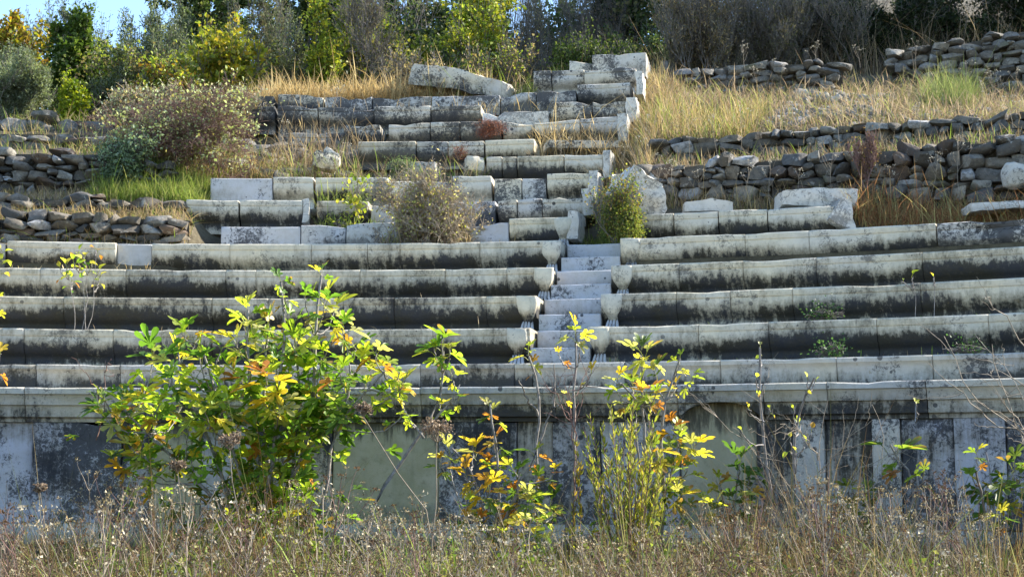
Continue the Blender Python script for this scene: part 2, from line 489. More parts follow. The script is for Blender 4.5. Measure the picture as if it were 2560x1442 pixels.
row(5, [1425, 1272, 1172], 'left', dirt=0.55, leg_px=1407, styles={1: dict(prof='plain', dirt=.2, mat=M_STEP, tint=.9, dz=-.05, chip=.08, adj='flat bluish')})
row(5, [None, None, 1168, 1060, 985, 865, 752, 552], 'left', prof='plain', dirt=.35, wear=.01, chip=.05, mat=M_STEP,
    styles={2: dict(adj='bush hidden', dz=-.05), 3: dict(adj='bluish grey', dz=-.04), 4: dict(adj='cracked grey', dz=-.03), 5: dict(adj='flat pale', dz=-.06, wear=.02), 6: dict(adj='long bluish', dz=-.08, tint=.9)})
row(6, [1462, 1355, 1292, 1243], 'left', dirt=.4, wear=.02, chip=.10, mat=M_WORN,
    styles={0: dict(adj='cracked broken', wob=.05), 1: dict(adj='cracked pale'), 2: dict(adj='chipped cream')})
row(6, [None, None, None, 1238, 1160, 1050, 925], 'left', prof='plain', dirt=.35, wear=.02, chip=.08, mat=M_STEP, styles={i: dict(dz=-.03, dr=.06, adj='blue grey flat') for i in (3, 4, 5)})
row(6, [None] * 6 + [920, 790], 'left', dirt=.75, styles={6: dict(dr=.05, adj='mossy recessed')})
row(7, [1478, 1366], 'left', dirt=.45, styles={0: dict(adj='clean cream end')})
row(7, [None, 1364, 1303, 1233], 'left', prof='plain', dirt=.3, wear=.03, chip=.12, mat=M_WORN, styles={1: dict(tint=.9, dz=-.05, dr=.05, adj='split bluish'), 2: dict(dz=-.04, dr=.06, adj='broken cream')})
row(7, [None, None, None, 1228, 1130], 'left', dirt=.4, styles={3: dict(adj='smooth cream')})
row(7, [None] * 4 + [1127, 1060, 970, 787], 'left', dirt=.4, chip=.04, styles={4: dict(prof='plain', dz=-.08, mat=M_STEP), 5: dict(dz=-.06), 6: dict(adj='long smooth')})
row(7, [None] * 7 + [784, 682, 526], 'left', dirt=.3, chip=.06, styles={7: dict(adj='smooth grey', tint=.8), 8: dict(prof='plain', mat=M_STEP, tint=1.0, dz=-.02, adj='flat blue grey')})
row(8, [1508, 1410, 1292, 1255, 1215], 'left', dirt=.6, wear=.01, chip=.05)
row(8, [None] * 4 + [1205, 1155], 'left', dirt=.5, wear=.05, chip=.15, mat=M_WORN, styles={4: dict(dz=-.05, dr=.1, prof='plain', adj='rounded broken')})
row(8, [None] * 5 + [1088, 1005], 'left', dirt=.5, wear=.05, chip=.15, mat=M_WORN, styles={5: dict(dz=-.03, dr=.05, prof='plain', adj='rough grey')})
row(9, [None, 1336, 1212], 'left', dirt=0.52, styles={1: dict(adj='clean cream', chip=.01)})
row(9, [None, None, 1210, 1120, 1040, 895], 'left', dirt=0.72, wear=.012, chip=.06, mat=M_WORN)
row(10, [1545, 1450, 1335, 1255], 'left', dirt=.6, wear=.02, chip=.10, mat=M_WORN)
row(10, [None] * 3 + [1253, 1150, 1075, 970], 'left', dirt=0.87, wear=.02, chip=.10, mat=M_WORN)
row(10, [None] * 6 + [950, 862, 790, 690], 'left', dirt=0.97, wear=.03, chip=.15, mat=M_WORN, styles={6: dict(dr=.05, adj='tilted chipped'), 7: dict(dr=.2, dz=-.1), 8: dict(dr=.2, dz=-.12)})
row(11, [1562, 1480, 1375], 'left', dirt=.35, wear=.03, chip=.10, mat=M_WORN, styles={0: dict(adj='fallen slab', wob=.06), 1: dict(adj='cracked cream')})
row(11, [None, None, 1372, 1205], 'left', dirt=0.52, wear=.04, chip=.2, mat=M_FRESH, styles={2: dict(prof='plain', dz=-.12, dr=.02, adj='freshly broken low')})
row(11, [None] * 3 + [1203, 1077, 935, 795, 694], 'left', dirt=0.82, wear=.03, chip=.12, mat=M_WORN)
row(11, [None] * 7 + [688, 562], 'left', dirt=0.97, wear=.04, chip=.18, mat=M_WORN, styles={7: dict(adj='overhanging lichened', dz=.0)})
row(12, [1575, 1442], 'left', dirt=.6, wear=.02, chip=.08, mat=M_WORN)
row(12, [None, 1440, 1340, 1250, 1079, 930, 812], 'left', prof='plain', dirt=0.67, wear=.035, chip=.14, mat=M_WORN,
    styles={i: dict(dz=-.09 - .03 * (i > 2), dr=.05, tint=.8, depth=.6) for i in range(1, 6)})
row(12, [None] * 6 + [808, 694], 'left', prof='plain', dirt=0.82, wear=.04, chip=.14, mat=M_WORN, styles={6: dict(dz=-.08, dr=.04, adj='dark lichened', depth=.6)})
row(12, [None] * 7 + [686, 550], 'left', prof='plain', dirt=0.92, wear=.05, chip=.2, mat=M_WORN, styles={7: dict(dz=-.12, dr=.02, adj='leftmost lichened', depth=.6)})
row(13, [1590, 1460, 1378, 1333], 'left', dirt=.35, wear=.02, chip=.08, mat=M_WORN)
row(14, [1616, 1480, 1422], 'left', prof='plain', dirt=.1, wear=.02, chip=.08, mat=M_WORN, styles={0: dict(adj='big clean white', depth=.9, dirt=.05), 1: dict(adj='cracked white', dz=-.05)})
# right of the stairs
row(1, [1477, 1746, 1921, 2191, 2470, 2800, 3100], 'right', dirt=0.80, leg_px=1497)
row(2, [1502, 1690, 1825, 1981, 2300, 2600, 2950], 'right', dirt=0.74, leg_px=1529)
row(3, [1527, 1697, 1857, 2040, 2305, 2620, 3000], 'right', dirt=0.70, leg_px=1555)
row(4, [1550, 1862, 2022, 2339], 'right', dirt=0.55, leg_px=1576)
row(4, [None] * 3 + [2341, 2570, 2900], 'right', dirt=.5, wear=.03, chip=.25, mat=M_WORN, styles={3: dict(adj='broken edged pale', wob=.04, tint=.9), 4: dict(adj='worn pale')})
row(5, [1602, 1684, 1795, 1918, 2086], 'right', dirt=0.55, styles={3: dict(adj='long end')})

# ledge behind the podium top and the podium itself
def ring(name, Rf, zt, zb, joints, prof, depth, mat, label, cat, group, **kw):
    for i in range(len(joints) - 1):
        pa, pb = phi_at(joints[i], Rf, zt), phi_at(joints[i + 1], Rf, zt)
        g = 0.003 / Rf
        k2 = dict(kw); k2['dirt'] = kw.get('dirt', .5) + random.uniform(-.2, .2)
        o = swept(name, Rf + random.uniform(-.003, .003), zt, zt - zb, pa + g, pb - g, prof, depth, mat, tint=random.uniform(0, 1), **k2)
        side = 'left' if (joints[i] + joints[i + 1]) / 2 < 1280 else 'right'
        tag(o, label.format(n=ORD[i + 1] if i < 15 else 'last'), cat, group)
lj = [-420, 90, 300, 560, 800, 1050, 1285, 1330, 1560, 1800, 2090, 2330, 2600, 2900]
ring('ledge_block', R[0], Z[0], ZC - 0.25, lj, LEDGE_PROF, 1.1, M_WALL, 'flat marble ledge block above the podium cornice, {n} from the left edge', 'ledge block', 'ledge blocks under the lowest seats', wear=.006, dirt=.68, chip=.03)
RC = 16.0
cj = [-450, 60, 300, 545, 745, 1050, 1385, 1690, 1905, 2066, 2313, 2600, 2900]
ax0, ax1 = phi_at(1697, RC, 2.1), phi_at(1893, RC, 2.1)
def arch(ph):
    if ax0 < ph < ax1:
        t = (ph - ax0) / (ax1 - ax0) * 2 - 1
        return 0.335 - 0.17 * math.sqrt(max(0, 1 - t * t)) ** 0.9
    return None
for i in range(len(cj) - 1):
    pa, pb = phi_at(cj[i], RC, ZC), phi_at(cj[i + 1], RC, ZC)
    g = 0.003 / RC
    o = swept('cornice_block', RC + random.uniform(-.004, .004), ZC, 0.335, pa + g, pb - g, CORN_PROF, 0.6, M_WALL, wear=.008, dirt=random.uniform(.3, .65), tint=random.uniform(0, .8), chip=.035,
              vclamp=arch if cj[i] == 1690 else None, step=0.035 if cj[i] == 1690 else .11)
    tag(o, ('moulded cornice block arched out over the plaster niche' if cj[i] == 1690 else f'moulded marble cornice block on the podium wall, {ORD[i + 1]} from the left edge'), 'cornice block', 'cornice blocks of the podium')
# wall slabs: (px0, px1, radial offset, style)
ZW1 = ZC - 0.338
ZW0 = 1.0
slabs = [(-450, 78, .19, 'pale'), (80, 300, .15, 'pitted'), (302, 372, .19, 'pitted'), (374, 500, .21, 'plaster'), (502, 640, .2, 'pale'), (642, 828, .17, 'dark'),
         (830, 1095, .19, 'plaster'), (1097, 1290, .15, 'pitted'), (1292, 1380, .19, 'dark'), (1382, 1500, .15, 'pitted'), (1502, 1696, .18, 'pale'),
         (1698, 1890, .24, 'niche'), (1892, 1985, .17, 'dark'), (1987, 2062, .12, 'pilaster'), (2064, 2180, .20, 'dark'), (2182, 2252, .13, 'pilaster'), (2254, 2385, .17, 'pitted'), (2387, 2515, .15, 'pale'), (2517, 2900, .18, 'pitted')]
sd = {'plain': (M_SLAB, .45, 'weathered marble slab'), 'pale': (M_SLAB, .25, 'pale bluish marble slab'), 'pitted': (M_SLAB, .50, 'black speckled marble slab'), 'dark': (M_SLAB, .70, 'almost black marble slab'),
      'plaster': (M_PLASTER, .2, 'smooth greenish plastered panel'), 'niche': (M_PLASTER, .2, 'round headed plastered niche panel'), 'pilaster': (M_SLAB, .2, 'narrow cream pilaster')}
cnt = {}
for a, b_, dr, s in slabs:
    pa, pb = phi_at(a, RC + .15, 1.6), phi_at(b_, RC + .15, 1.6)
    m, dirt, nm = sd[s]
    cnt[s] = cnt.get(s, 0) + 1
    top = ZW1 + (0.19 if s == 'niche' else 0)
    o = swept('wall_slab' if s not in ('niche', 'plaster', 'pilaster') else {'niche': 'niche_panel', 'plaster': 'plaster_panel', 'pilaster': 'pilaster'}[s],
              RC + dr, top, top - ZW0, pa, pb, [(0, 0), (0, 1.5)], .4, m, wear=(.04 if s == 'pitted' else .014) if m is M_SLAB else .004, dirt=dirt, tint=.9 if s in ('pale', 'pitted') else .2)
    where = 'of the podium wall, %s such from the left' % ORD[cnt[s]]
    if s == 'niche': where = 'set back in the podium wall under the arched cornice'
    if a >= 1097 and a < 1300: where = 'of the podium wall right of the broad plastered panel'
    if a == 830: where = 'of the podium, the broad one behind the slanting fig branch'
    if a == 374: where = 'of the podium, the narrow one behind the big fig bush'
    tag(o, nm + ' ' + where, 'wall slab' if s != 'pilaster' else 'pilaster', 'slabs of the podium wall')
bj = [-450, 150, 420, 700, 960, 1200, 1480, 1760, 2010, 2240, 2520, 2900]
ring('base_block', RC + 0.0, ZW0 - 0.003, 0.1, bj, BASE_PROF, .6, M_WALL, 'moulded base block at the foot of the podium wall, {n} from the left edge', 'base block', 'base blocks of the podium', wear=.008, dirt=.6, chip=.03)

# stairs
for i in range(9):
    k = i / 2.0
    lo = int(math.floor(k))
    if i == 0: continue
    if i % 2 == 0:
        Rf, zt = R[lo] + 0.35, Z[lo] - 0.006
    else:
        Rf, zt = R[lo + 1] + 0.0, (Z[lo] + Z[lo + 1]) / 2 - 0.004
    y = proj(pol(Rf, PHI_ST, zt))[1]
    kk = k
    xl = np.interp(kk, [0, .5, 1, 1.5, 2, 2.5, 3, 3.5, 4], [1322, 1326, 1343, 1347, 1361, 1377, 1392, 1403, 1418])
    xr = np.interp(kk, [0, .5, 1, 1.5, 2, 2.5, 3, 3.5, 4], [1470, 1474, 1481, 1501, 1504, 1526, 1529, 1549, 1552])
    pa, pb = phi_at(xl, Rf, zt), phi_at(xr, Rf, zt)
    o = swept('stair_step', Rf, zt, 0.24, pa, pb, PLAIN_PROF, .5, M_STEP, wear=.005, dirt=[.5, .5, .62, .3, .62, .25, .5, .3, .4][i], tint=.9, chip=.01)
    tag(o, f'spotted grey marble stair tread between the lion paw seats, {ORD[i]} from the bottom', 'stair step', 'steps of the stairway')

# ------------------------------------------------------------------ terrain
def zrow(r):
    """height of the front-edge line at radius r"""
    k = (r - 16.5) / .7
    if k <= 0: return Z[0] + (Z[1] - Z[0]) * k
    if k >= 14: return Z[14] + (k - 14) * .43
    i = int(k); f = k - i
    return Z[i] * (1 - f) + Z[min(14, i + 1)] * f

# rubble walls: name -> dict(R, top polyline, bottom polyline)  (pixels at that radius)
def kR(y, px=300):
    """radius where the slope line passes image height y at column px"""
    best = None
    for s in range(0, 200):
        r = 16.5 + s * .06
        z = zrow(r)
        ph = phi_at(px, r, z)
        yy = proj(pol(r, ph, z))[1]
        if yy < y: return r
    return 28
WALLS = [
    dict(id='LD', px=(-450, 20, 240, 470), top=(535, 532, 528, 535), bot=(600, 600, 600, 608), R=kR(560, 200), s=(.22, .13), lab='low overgrown fieldstone terrace wall just above the fourth seat row', c=0),
    dict(id='LC', px=(-450, 10, 200, 400, 455), top=(478, 480, 486, 490, 500), bot=(528, 528, 524, 524, 526), R=kR(500, 200), s=(.26, .12), lab='low fieldstone kerb wall under the tall left wall', c=0),
    dict(id='LB', px=(-450, 0, 240, 420, 470), top=(366, 368, 374, 400, 440), bot=(482, 480, 478, 480, 482), R=kR(425, 200) + .1, s=(.20, .13), lab='tall dark fieldstone wall at the left edge', c=0),
    dict(id='LA2', px=(-450, 0, 160, 330), top=(320, 320, 322, 330), bot=(366, 366, 370, 376), R=kR(345, 200) + .15, s=(.36, .2), lab='middle course wall of large grey stones at the left edge', c=1),
    dict(id='LA1', px=(-450, 0, 90, 240, 420), top=(282, 282, 286, 290, 305), bot=(318, 320, 322, 326, 335), R=kR(303, 200) + .25, s=(.38, .19), lab='topmost wall of large grey stones at the left edge', c=1),
    dict(id='RE', px=(1590, 1700, 1850, 2100, 2400, 2620, 2950), top=(404, 402, 392, 374, 345, 330, 315), bot=(500, 505, 515, 515, 520, 515, 500), R=R[5] + 1.0, s=(.23, .17), lab='tall middle fieldstone wall right of the ruined seats', c=0),
    dict(id='RF', px=(1640, 1750, 1920, 2150, 2400, 2620, 2950), top=(342, 340, 328, 308, 290, 275, 262), bot=(400, 398, 392, 372, 345, 330, 312), R=R[5] + 2.1, s=(.22, .16), lab='upper fieldstone terrace wall below the grassy slope', c=0),
    dict(id='BL', px=(1660, 1760, 1850, 1990, 2100), top=(160, 160, 150, 148, 146), bot=(262, 266, 260, 235, 200), R=27.2, s=(.24, .16), lab='dark dry stone wall behind the ruined top corner', c=1),
    dict(id='BR', px=(2225, 2330, 2440, 2560, 2700, 3000), top=(116, 108, 90, 66, 50, 40), bot=(175, 190, 220, 228, 230, 230), R=29.2, s=(.25, .16), lab='dark dry stone wall at the upper right corner', c=1),
]
WZ = []
for w in WALLS:
    Rw = w['R']
    ph, zt, zb = [], [], []
    for x, yt, yb in zip(w['px'], w['top'], w['bot']):
        p = cyl(x, yt, Rw); q = cyl(x, yb, Rw)
        ph.append(math.atan2(p.x - C0[0], p.y - C0[1])); zt.append(p.z); zb.append(q.z)
    w['ph'], w['zt'], w['zb'] = np.array(ph), np.array(zt), np.array(zb)

PH_GRASS = phi_at(500, R[6], Z[6])
PH_TOP = phi_at(1335, R[13], Z[13])
def smooth(a, b, x):
    t = min(1, max(0, (x - a) / (b - a)))
    return t * t * (3 - 2 * t)

def hill(r, ph):
    """ground beyond the seats"""
    zl = Z[12] - .1 + 0.10 * (r - 25.6)           # left plateau
    zl += 0.05 * max(0, r - 34)
    D = C0[1] + r * math.cos(ph)
    zr = 8.25 + 0.385 * (D - 25)
    t = smooth(math.radians(4.0), math.radians(15), ph)
    if r > 50: 
        zl = min(zl, 11)
    return zl * (1 - t) + zr * t

def terrain(r, ph):
    if r < 16.15:
        x, y = C0[0] + r * math.sin(ph), C0[1] + r * math.cos(ph)
        return 0.35 * smooth(4, 13, y) - .02
    pts = [(16.15, 0.33), (16.5, 1.6), (17.2, Z[0] - .35)]
    last = 17.2
    if -0.9 < ph < PH_ST_L or True:
        pass
    left = ph < PH_GRASS
    right = ph > PHI_ST + 0.03
    if left:
        pts += [(R[4], Z[3] - .5), (R[4] + .12, Z[4] - .08)]
        ws = [w for w in WALLS[:5]]
        hasr = []
        for w in ws:
            zb, zt = np.interp(ph, w['ph'], w['zb']), np.interp(ph, w['ph'], w['zt'])
            pts += [(w['R'] + .02, zb - .02), (w['R'] + .28, zt - .05)]
        r_end = 25.6
        zl = pts[-1][1]
        pts += [(r_end, max(zl + .1, hill(r_end, ph) - .6))]
        pts += [(27.5, hill(27.5, ph) - .2)]
    elif right:
        pts += [(R[4], Z[3] - .5), (R[4] + .12, Z[4] - .1), (R[5] + .05, Z[4] - .08), (R[5] + .3, Z[5] - .12 - .35 * smooth(phi_at(2100, R[5], Z[5]), phi_at(2200, R[5], Z[5]), ph))]
        for w in WALLS[5:7]:
            zb, zt = np.interp(ph, w['ph'], w['zb']), np.interp(ph, w['ph'], w['zt'])
            pts += [(w['R'] + .02, zb - .02), (w['R'] + .28, zt - .05)]
        pts += [(25.6, max(pts[-1][1] + .15, hill(25.6, ph)))]
    else:
        for k in range(1, 13):
            pts += [(R[k] + .1, Z[k] - .5 if k > 4 else Z[k] - .6)]
        if ph > PH_TOP:
            pts += [(R[13] + .1, Z[13] - .5), (R[14] + .2, Z[14] - .5), (R[14] + .9, Z[14] - .25), (27.5, max(Z[14] - .1, hill(27.5, ph)))]
        else:
            pts += [(R[12] + .5, Z[12] - .12), (27.5, hill(27.5, ph))]
    xs = [p[0] for p in pts]; zs = [p[1] for p in pts]
    if r <= xs[-1]: return float(np.interp(r, xs, zs))
    d = zs[-1] - hill(xs[-1], ph)
    return hill(r, ph) + d * max(0, 1 - (r - xs[-1]) / 2.5)
PH_ST_L = 0
_tc = {}
TR = np.concatenate([np.arange(0.5, 15, .8), np.arange(15.2, 31, .12), np.arange(31, 60, .8), np.arange(60, 200, 8), [260, 400, 700]])
TP = np.concatenate([np.radians(np.arange(-180, -42, 6)), np.radians(np.arange(-42, 56, .35)), np.radians(np.arange(56, 181, 6))])
TZ = np.zeros((len(TR), len(TP)))
for i, r in enumerate(TR):
    for j, ph in enumerate(TP):
        pc = max(math.radians(-42), min(math.radians(55), ph))
        z = terrain(min(r, 90), pc)
        if abs(ph) > math.radians(70): z = min(z, 0.2 + 0.0 * r) if r < 20 else z * 0.6
        x, y = C0[0] + r * math.sin(ph), C0[1] + r * math.cos(ph)
        z += noise.noise(Vector((x * .8, y * .8, 0))) * .10 + noise.noise(Vector((x * 3, y * 3, 5))) * .03 if r > 18 or r < 15.6 else 0
        TZ[i, j] = z
# blur slightly across angle so that regions meet in slopes
for _ in range(2):
    TZ[:, 1:-1] = TZ[:, 1:-1] * .5 + (TZ[:, :-2] + TZ[:, 2:]) * .25
def ter(r, ph):
    """vectorised bilinear lookup"""
    r = np.asarray(r, float); ph = np.asarray(ph, float)
    i = np.clip(np.searchsorted(TR, r) - 1, 0, len(TR) - 2); j = np.clip(np.searchsorted(TP, ph) - 1, 0, len(TP) - 2)
    a = np.clip((r - TR[i]) / (TR[i + 1] - TR[i]), 0, 1); b_ = np.clip((ph - TP[j]) / (TP[j + 1] - TP[j]), 0, 1)
    return (TZ[i, j] * (1 - a) + TZ[i + 1, j] * a) * (1 - b_) + (TZ[i, j + 1] * (1 - a) + TZ[i + 1, j + 1] * a) * b_
def terxy(x, y):
    dx, dy = np.asarray(x) - C0[0], np.asarray(y) - C0[1]
    return ter(np.hypot(dx, dy), np.arctan2(dx, dy))
rr, pp = np.meshgrid(TR, TP, indexing='ij')
V = np.stack([C0[0] + rr * np.sin(pp), C0[1] + rr * np.cos(pp), TZ], -1).reshape(-1, 3)
nT = len(TP)
ii, jj = np.meshgrid(np.arange(len(TR) - 1), np.arange(nT - 1), indexing='ij')
a = ii * nT + jj
Fq = np.stack([a, a + nT, a + nT + 1, a + 1], -1).reshape(-1, 4)
# centre fan hole closed by a small disc
g = mesh_obj('ground', V, [Fq], M_SOIL, smooth=math.radians(180))
tag(g, kind='structure')
cc = np.array([[C0[0], C0[1], -.02]]); 
ringv = V[:nT]
Vd = np.concatenate([cc, ringv]); Fd = np.array([[0, 1 + j, 1 + (j + 1) % nT] for j in range(nT)])
# (behind the camera's side; keeps the sheet closed)
g2 = mesh_obj('ground', Vd - np.array([0, 0, 0.002]), [Fd], M_SOIL); tag(g2, kind='structure')

# ------------------------------------------------------------------ stones
def cube_sphere(n):
    V, Fc = [], []
    idx = {}
    def vid(p):
        k = tuple(round(c, 5) for c in p)
        if k not in idx: idx[k] = len(V); V.append(p)
        return idx[k]
    for ax in range(3):
        for s in (-1, 1):
            for i in range(n):
                for j in range(n):
                    q = []
                    for (di, dj) in ((0, 0), (1, 0), (1, 1), (0, 1)):
                        a_, b_ = -1 + 2 * (i + di) / n, -1 + 2 * (j + dj) / n
                        p = [0, 0, 0]; p[ax] = s; p[(ax + 1) % 3] = a_; p[(ax + 2) % 3] = b_
                        q.append(vid(p))
                    Fc.append(q if s > 0 else q[::-1])
    V = np.array(V, float)
    sph = V / np.linalg.norm(V, axis=1)[:, None]
    return V, sph, np.array(Fc)
CV, CS, CF = cube_sphere(4)
STONE_COLS = [np.array([(.19, .16, .12), (.25, .21, .155), (.14, .125, .10), (.30, .255, .19), (.22, .15, .10), (.23, .215, .19), (.36, .33, .27)]),
              np.array([(.27, .24, .19), (.33, .295, .235), (.22, .195, .16), (.29, .27, .24), (.38, .34, .27)])]
def stones(centers, half, ax, ay, az, rnd=.55, jag=.16, seed=0):
    """centers (N,3), half (N,3) half sizes along unit axes ax,ay,az (N,3) -> verts, faces"""
    N = len(centers); rg = np.random.default_rng(seed)
    T = CV * (1 - rnd) + CS * rnd * 1.25
    P = np.repeat(T[None], N, 0)
    for _ in range(3):   # low frequency warp
        w = rg.normal(0, 1.6, (N, 3, 3)); o_ = rg.uniform(0, 6.28, (N, 1, 3))
        P = P + jag * np.sin(np.einsum('nvk,nkl->nvl', T[None].repeat(N, 0), w) + o_) * .6
    # planar facets: random cutting planes
    for _ in range(8):
        d = rg.normal(0, 1, (N, 3)); d /= np.linalg.norm(d, axis=1)[:, None]
        lim = rg.uniform(.72, 1.15, (N, 1))
        s = np.einsum('nvk,nk->nv', P, d) - lim
        P = P - np.maximum(s, 0)[..., None] * d[:, None, :]
    W = centers[:, None] + P[..., 0:1] * half[:, None, 0:1] * ax[:, None] + P[..., 1:2] * half[:, None, 1:2] * ay[:, None] + P[..., 2:3] * half[:, None, 2:3] * az[:, None]
    Fs = (CF[None] + (np.arange(N) * len(CV))[:, None, None]).reshape(-1, 4)
    return W.reshape(-1, 3), Fs

def rubble_wall(w, seed):
    rg = np.random.default_rng(seed)
    Rw = w['R']; p0, p1 = w['ph'][0], w['ph'][-1]
    sw, sh = w['s']
    C_, Hf = [], []
    # courses follow the wall; bottom to top
    hmax = float(np.max(w['zt'] - w['zb']))
    L = (p1 - p0) * Rw
    ncol = 0
    y = -.10
    while y < hmax + .02:
        h = sh * rg.uniform(.6, 1.15)
        u = rg.uniform(-.2, 0)
        while u < L:
            l = sw * rg.uniform(.55, 1.6)
            um = u + l / 2
            ph = p0 + um / Rw
            zb, zt = np.interp(ph, w['ph'], w['zb']), np.interp(ph, w['ph'], w['zt'])
            top = zt - zb
            wob = .035 * math.sin(um * 1.3 + seed) + .012 * math.sin(um * 5.1)
            hh = h * rg.uniform(.85, 1.12)
            yc = y + h / 2 + wob
            if yc + hh * .35 < top + rg.uniform(-.02, .04) and 0 <= um <= L:
                n = 1
                if l < sw * .8 and h > sh * 1.05 and rg.random() < .6: n = 2
                for q in range(n):
                    zc = zb + yc + (q - (n - 1) / 2) * hh / n
                    C_.append((Rw + .10 + rg.uniform(-.05, .05), ph, zc)); Hf.append((l / 2 * 1.06, .17 * rg.uniform(.8, 1.2), hh / n / 2 * 1.04))
            u += l
        y += h * .97
    C_ = np.array(C_); Hf = np.array(Hf)
    r, ph, z = C_.T
    cen = np.stack([C0[0] + r * np.sin(ph), C0[1] + r * np.cos(ph), z], -1)
    tilt = rg.normal(0, .10, len(r)); yaw = rg.normal(0, .12, len(r))
    et = np.stack([np.cos(ph + yaw), -np.sin(ph + yaw), 0 * ph], -1); er = np.stack([np.sin(ph + yaw), np.cos(ph + yaw), 0 * ph], -1)
    up = np.zeros_like(et); up[:, 2] = 1
    ax = et * np.cos(tilt)[:, None] + up * np.sin(tilt)[:, None]; az = up * np.cos(tilt)[:, None] - et * np.sin(tilt)[:, None]
    W, Fs = stones(cen, Hf, ax, er, az, .20, .17, seed)
    pal = STONE_COLS[w['c']]
    cc = pal[rg.integers(0, len(pal), len(r))] * rg.uniform(.38, 1.0, (len(r), 1))
    bright = rg.random(len(r)) < .05
    cc[bright] = (.42, .41, .39)
    col = np.concatenate([np.repeat(cc, len(CV), 0), np.ones((len(r) * len(CV), 1))], 1)
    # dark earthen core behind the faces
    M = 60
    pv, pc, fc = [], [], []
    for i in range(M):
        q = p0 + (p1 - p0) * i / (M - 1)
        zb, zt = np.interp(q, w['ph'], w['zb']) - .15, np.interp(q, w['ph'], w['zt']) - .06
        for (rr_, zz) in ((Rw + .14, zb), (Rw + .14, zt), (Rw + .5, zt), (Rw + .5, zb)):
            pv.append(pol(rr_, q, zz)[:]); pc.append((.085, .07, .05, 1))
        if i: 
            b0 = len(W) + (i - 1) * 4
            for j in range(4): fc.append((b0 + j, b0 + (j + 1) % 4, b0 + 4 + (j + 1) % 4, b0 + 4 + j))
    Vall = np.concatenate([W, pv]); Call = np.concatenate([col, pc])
    pm = (p0 + p1) / 2
    o = mesh_obj('rubble_wall', Vall, [Fs, np.array(fc)], M_RUB, col=Call, smooth=math.radians(50), origin=pol(Rw, pm, float(np.interp(pm, w['ph'], w['zb']))))
    tag(o, w['lab'], 'stone wall', 'dry stone terrace walls')
for i, w in enumerate(WALLS): rubble_wall(w, 100 + i)

# rubble heap on the right slope, loose stones
def loose(n, pxr, rr_, size, seed, name, label, cat, kind=None, pal=1, sink=.3):
    rg = np.random.default_rng(seed)
    r = rg.uniform(rr_[0], rr_[1], n)
    rm = (rr_[0] + rr_[1]) / 2
    zm = float(ter(rm, .2))
    pa, pb = phi_at(pxr[0], rm, zm), phi_at(pxr[1], rm, zm)
    ph = rg.uniform(pa, pb, n)
    sz = size * rg.lognormal(0, .45, n)
    sz = np.minimum(sz, size * 1.9); z = ter(r, ph) + sz * (1 - sink) * .5
    cen = np.stack([C0[0] + r * np.sin(ph), C0[1] + r * np.cos(ph), z], -1)
    th = rg.uniform(0, 6.28, n); e1 = np.stack([np.cos(th), np.sin(th), rg.normal(0, .25, n)], -1); e1 /= np.linalg.norm(e1, axis=1)[:, None]
    up = np.tile([0, 0, 1.], (n, 1)); e2 = np.cross(up, e1); e2 /= np.linalg.norm(e2, axis=1)[:, None]; e3 = np.cross(e1, e2)
    W, Fs = stones(cen, np.stack([sz, sz * .8, sz * .5], -1), e1, e2, e3, .45, .16, seed)
    pl = STONE_COLS[pal]
    cc = pl[rg.integers(0, len(pl), n)] * rg.uniform(.8, 1.4, (n, 1))
    col = np.concatenate([np.repeat(cc, len(CV), 0), np.ones((n * len(CV), 1))], 1)
    o = mesh_obj(name, W, [Fs], M_RUB, col=col, smooth=math.radians(50), origin=tuple(cen[0]))
    tag(o, label, cat, kind=kind)
loose(520, (1960, 2200), (23.6, 27.0), .075, 5, 'rubble', 'loose pale rubble spilling down the slope above the right walls', 'rubble', 'stuff')
loose(120, (1640, 2500), (23.0, 24.4), .07, 6, 'rubble', 'scattered stones along the upper right terrace', 'rubble', 'stuff')
loose(160, (700, 1100), (21.2, 22.6), .06, 8, 'rubble', 'grey rubble packed in the hollow left of the ruined seats', 'rubble', 'stuff', 0, .1)
loose(240, (690, 890), (22.0, 23.9), .10, 9, 'rubble', 'dark rubble filling under the overhanging top blocks', 'rubble', 'stuff', 0, .1)
loose(120, (470, 700), (22.4, 23.8), .12, 19, 'rubble', 'dark fill stones under the leftmost top block', 'rubble', 'stuff', 0, .1)

def boulder(name, p, size, rot, label, cat, mat=None, seed=1, jag=.12, rnd=.12, face_cuts=()):
    """one broken ashlar or boulder; size = full extents"""
    V0, S0, F0 = cube_sphere(14)
    rg = random.Random(seed)
    T = V0 * (1 - rnd) + S0 * rnd
    E = Matrix(rot) if not isinstance(rot, tuple) else Matrix.Rotation(rot[2], 3, 'Z') @ Matrix.Rotation(rot[1], 3, 'Y') @ Matrix.Rotation(rot[0], 3, 'X')
    V, A = [], []
    cuts = list(face_cuts)
    for v in T:
        v = Vector(v)
        for (n_, d_) in cuts:
            n_ = Vector(n_).normalized(); s = v.dot(n_) - d_
            if s > 0: v = v - n_ * s
        q = Vector((v.x * size[0] / 2, v.y * size[1] / 2, v.z * size[2] / 2))
        nn = noise.noise_vector(q * 2.2 + Vector((seed, 0, 0))) * jag * .5 + noise.noise_vector(q * 7 + Vector((seed, 0, 0))) * jag * .3 + noise.noise_vector(q * 17 + Vector((seed, 0, 0))) * jag * .12
        w_ = E @ (q + nn) + Vector(p)
        V.append(w_[:]); A.append((q.x, .05 + .1 * (1 - v.z), .3))
    o = mesh_obj(name, V, [F0], mat or M_FRESH, attrs={'sc': A, 'pr': [(.3, .5, seed)] * len(V)}, smooth=math.radians(35), origin=tuple(p))
    return tag(o, label, cat)
def D_of(px, y0, Rr): return cyl(px, y0, Rr)
p = cyl(1158, 205, R[13] + .1)
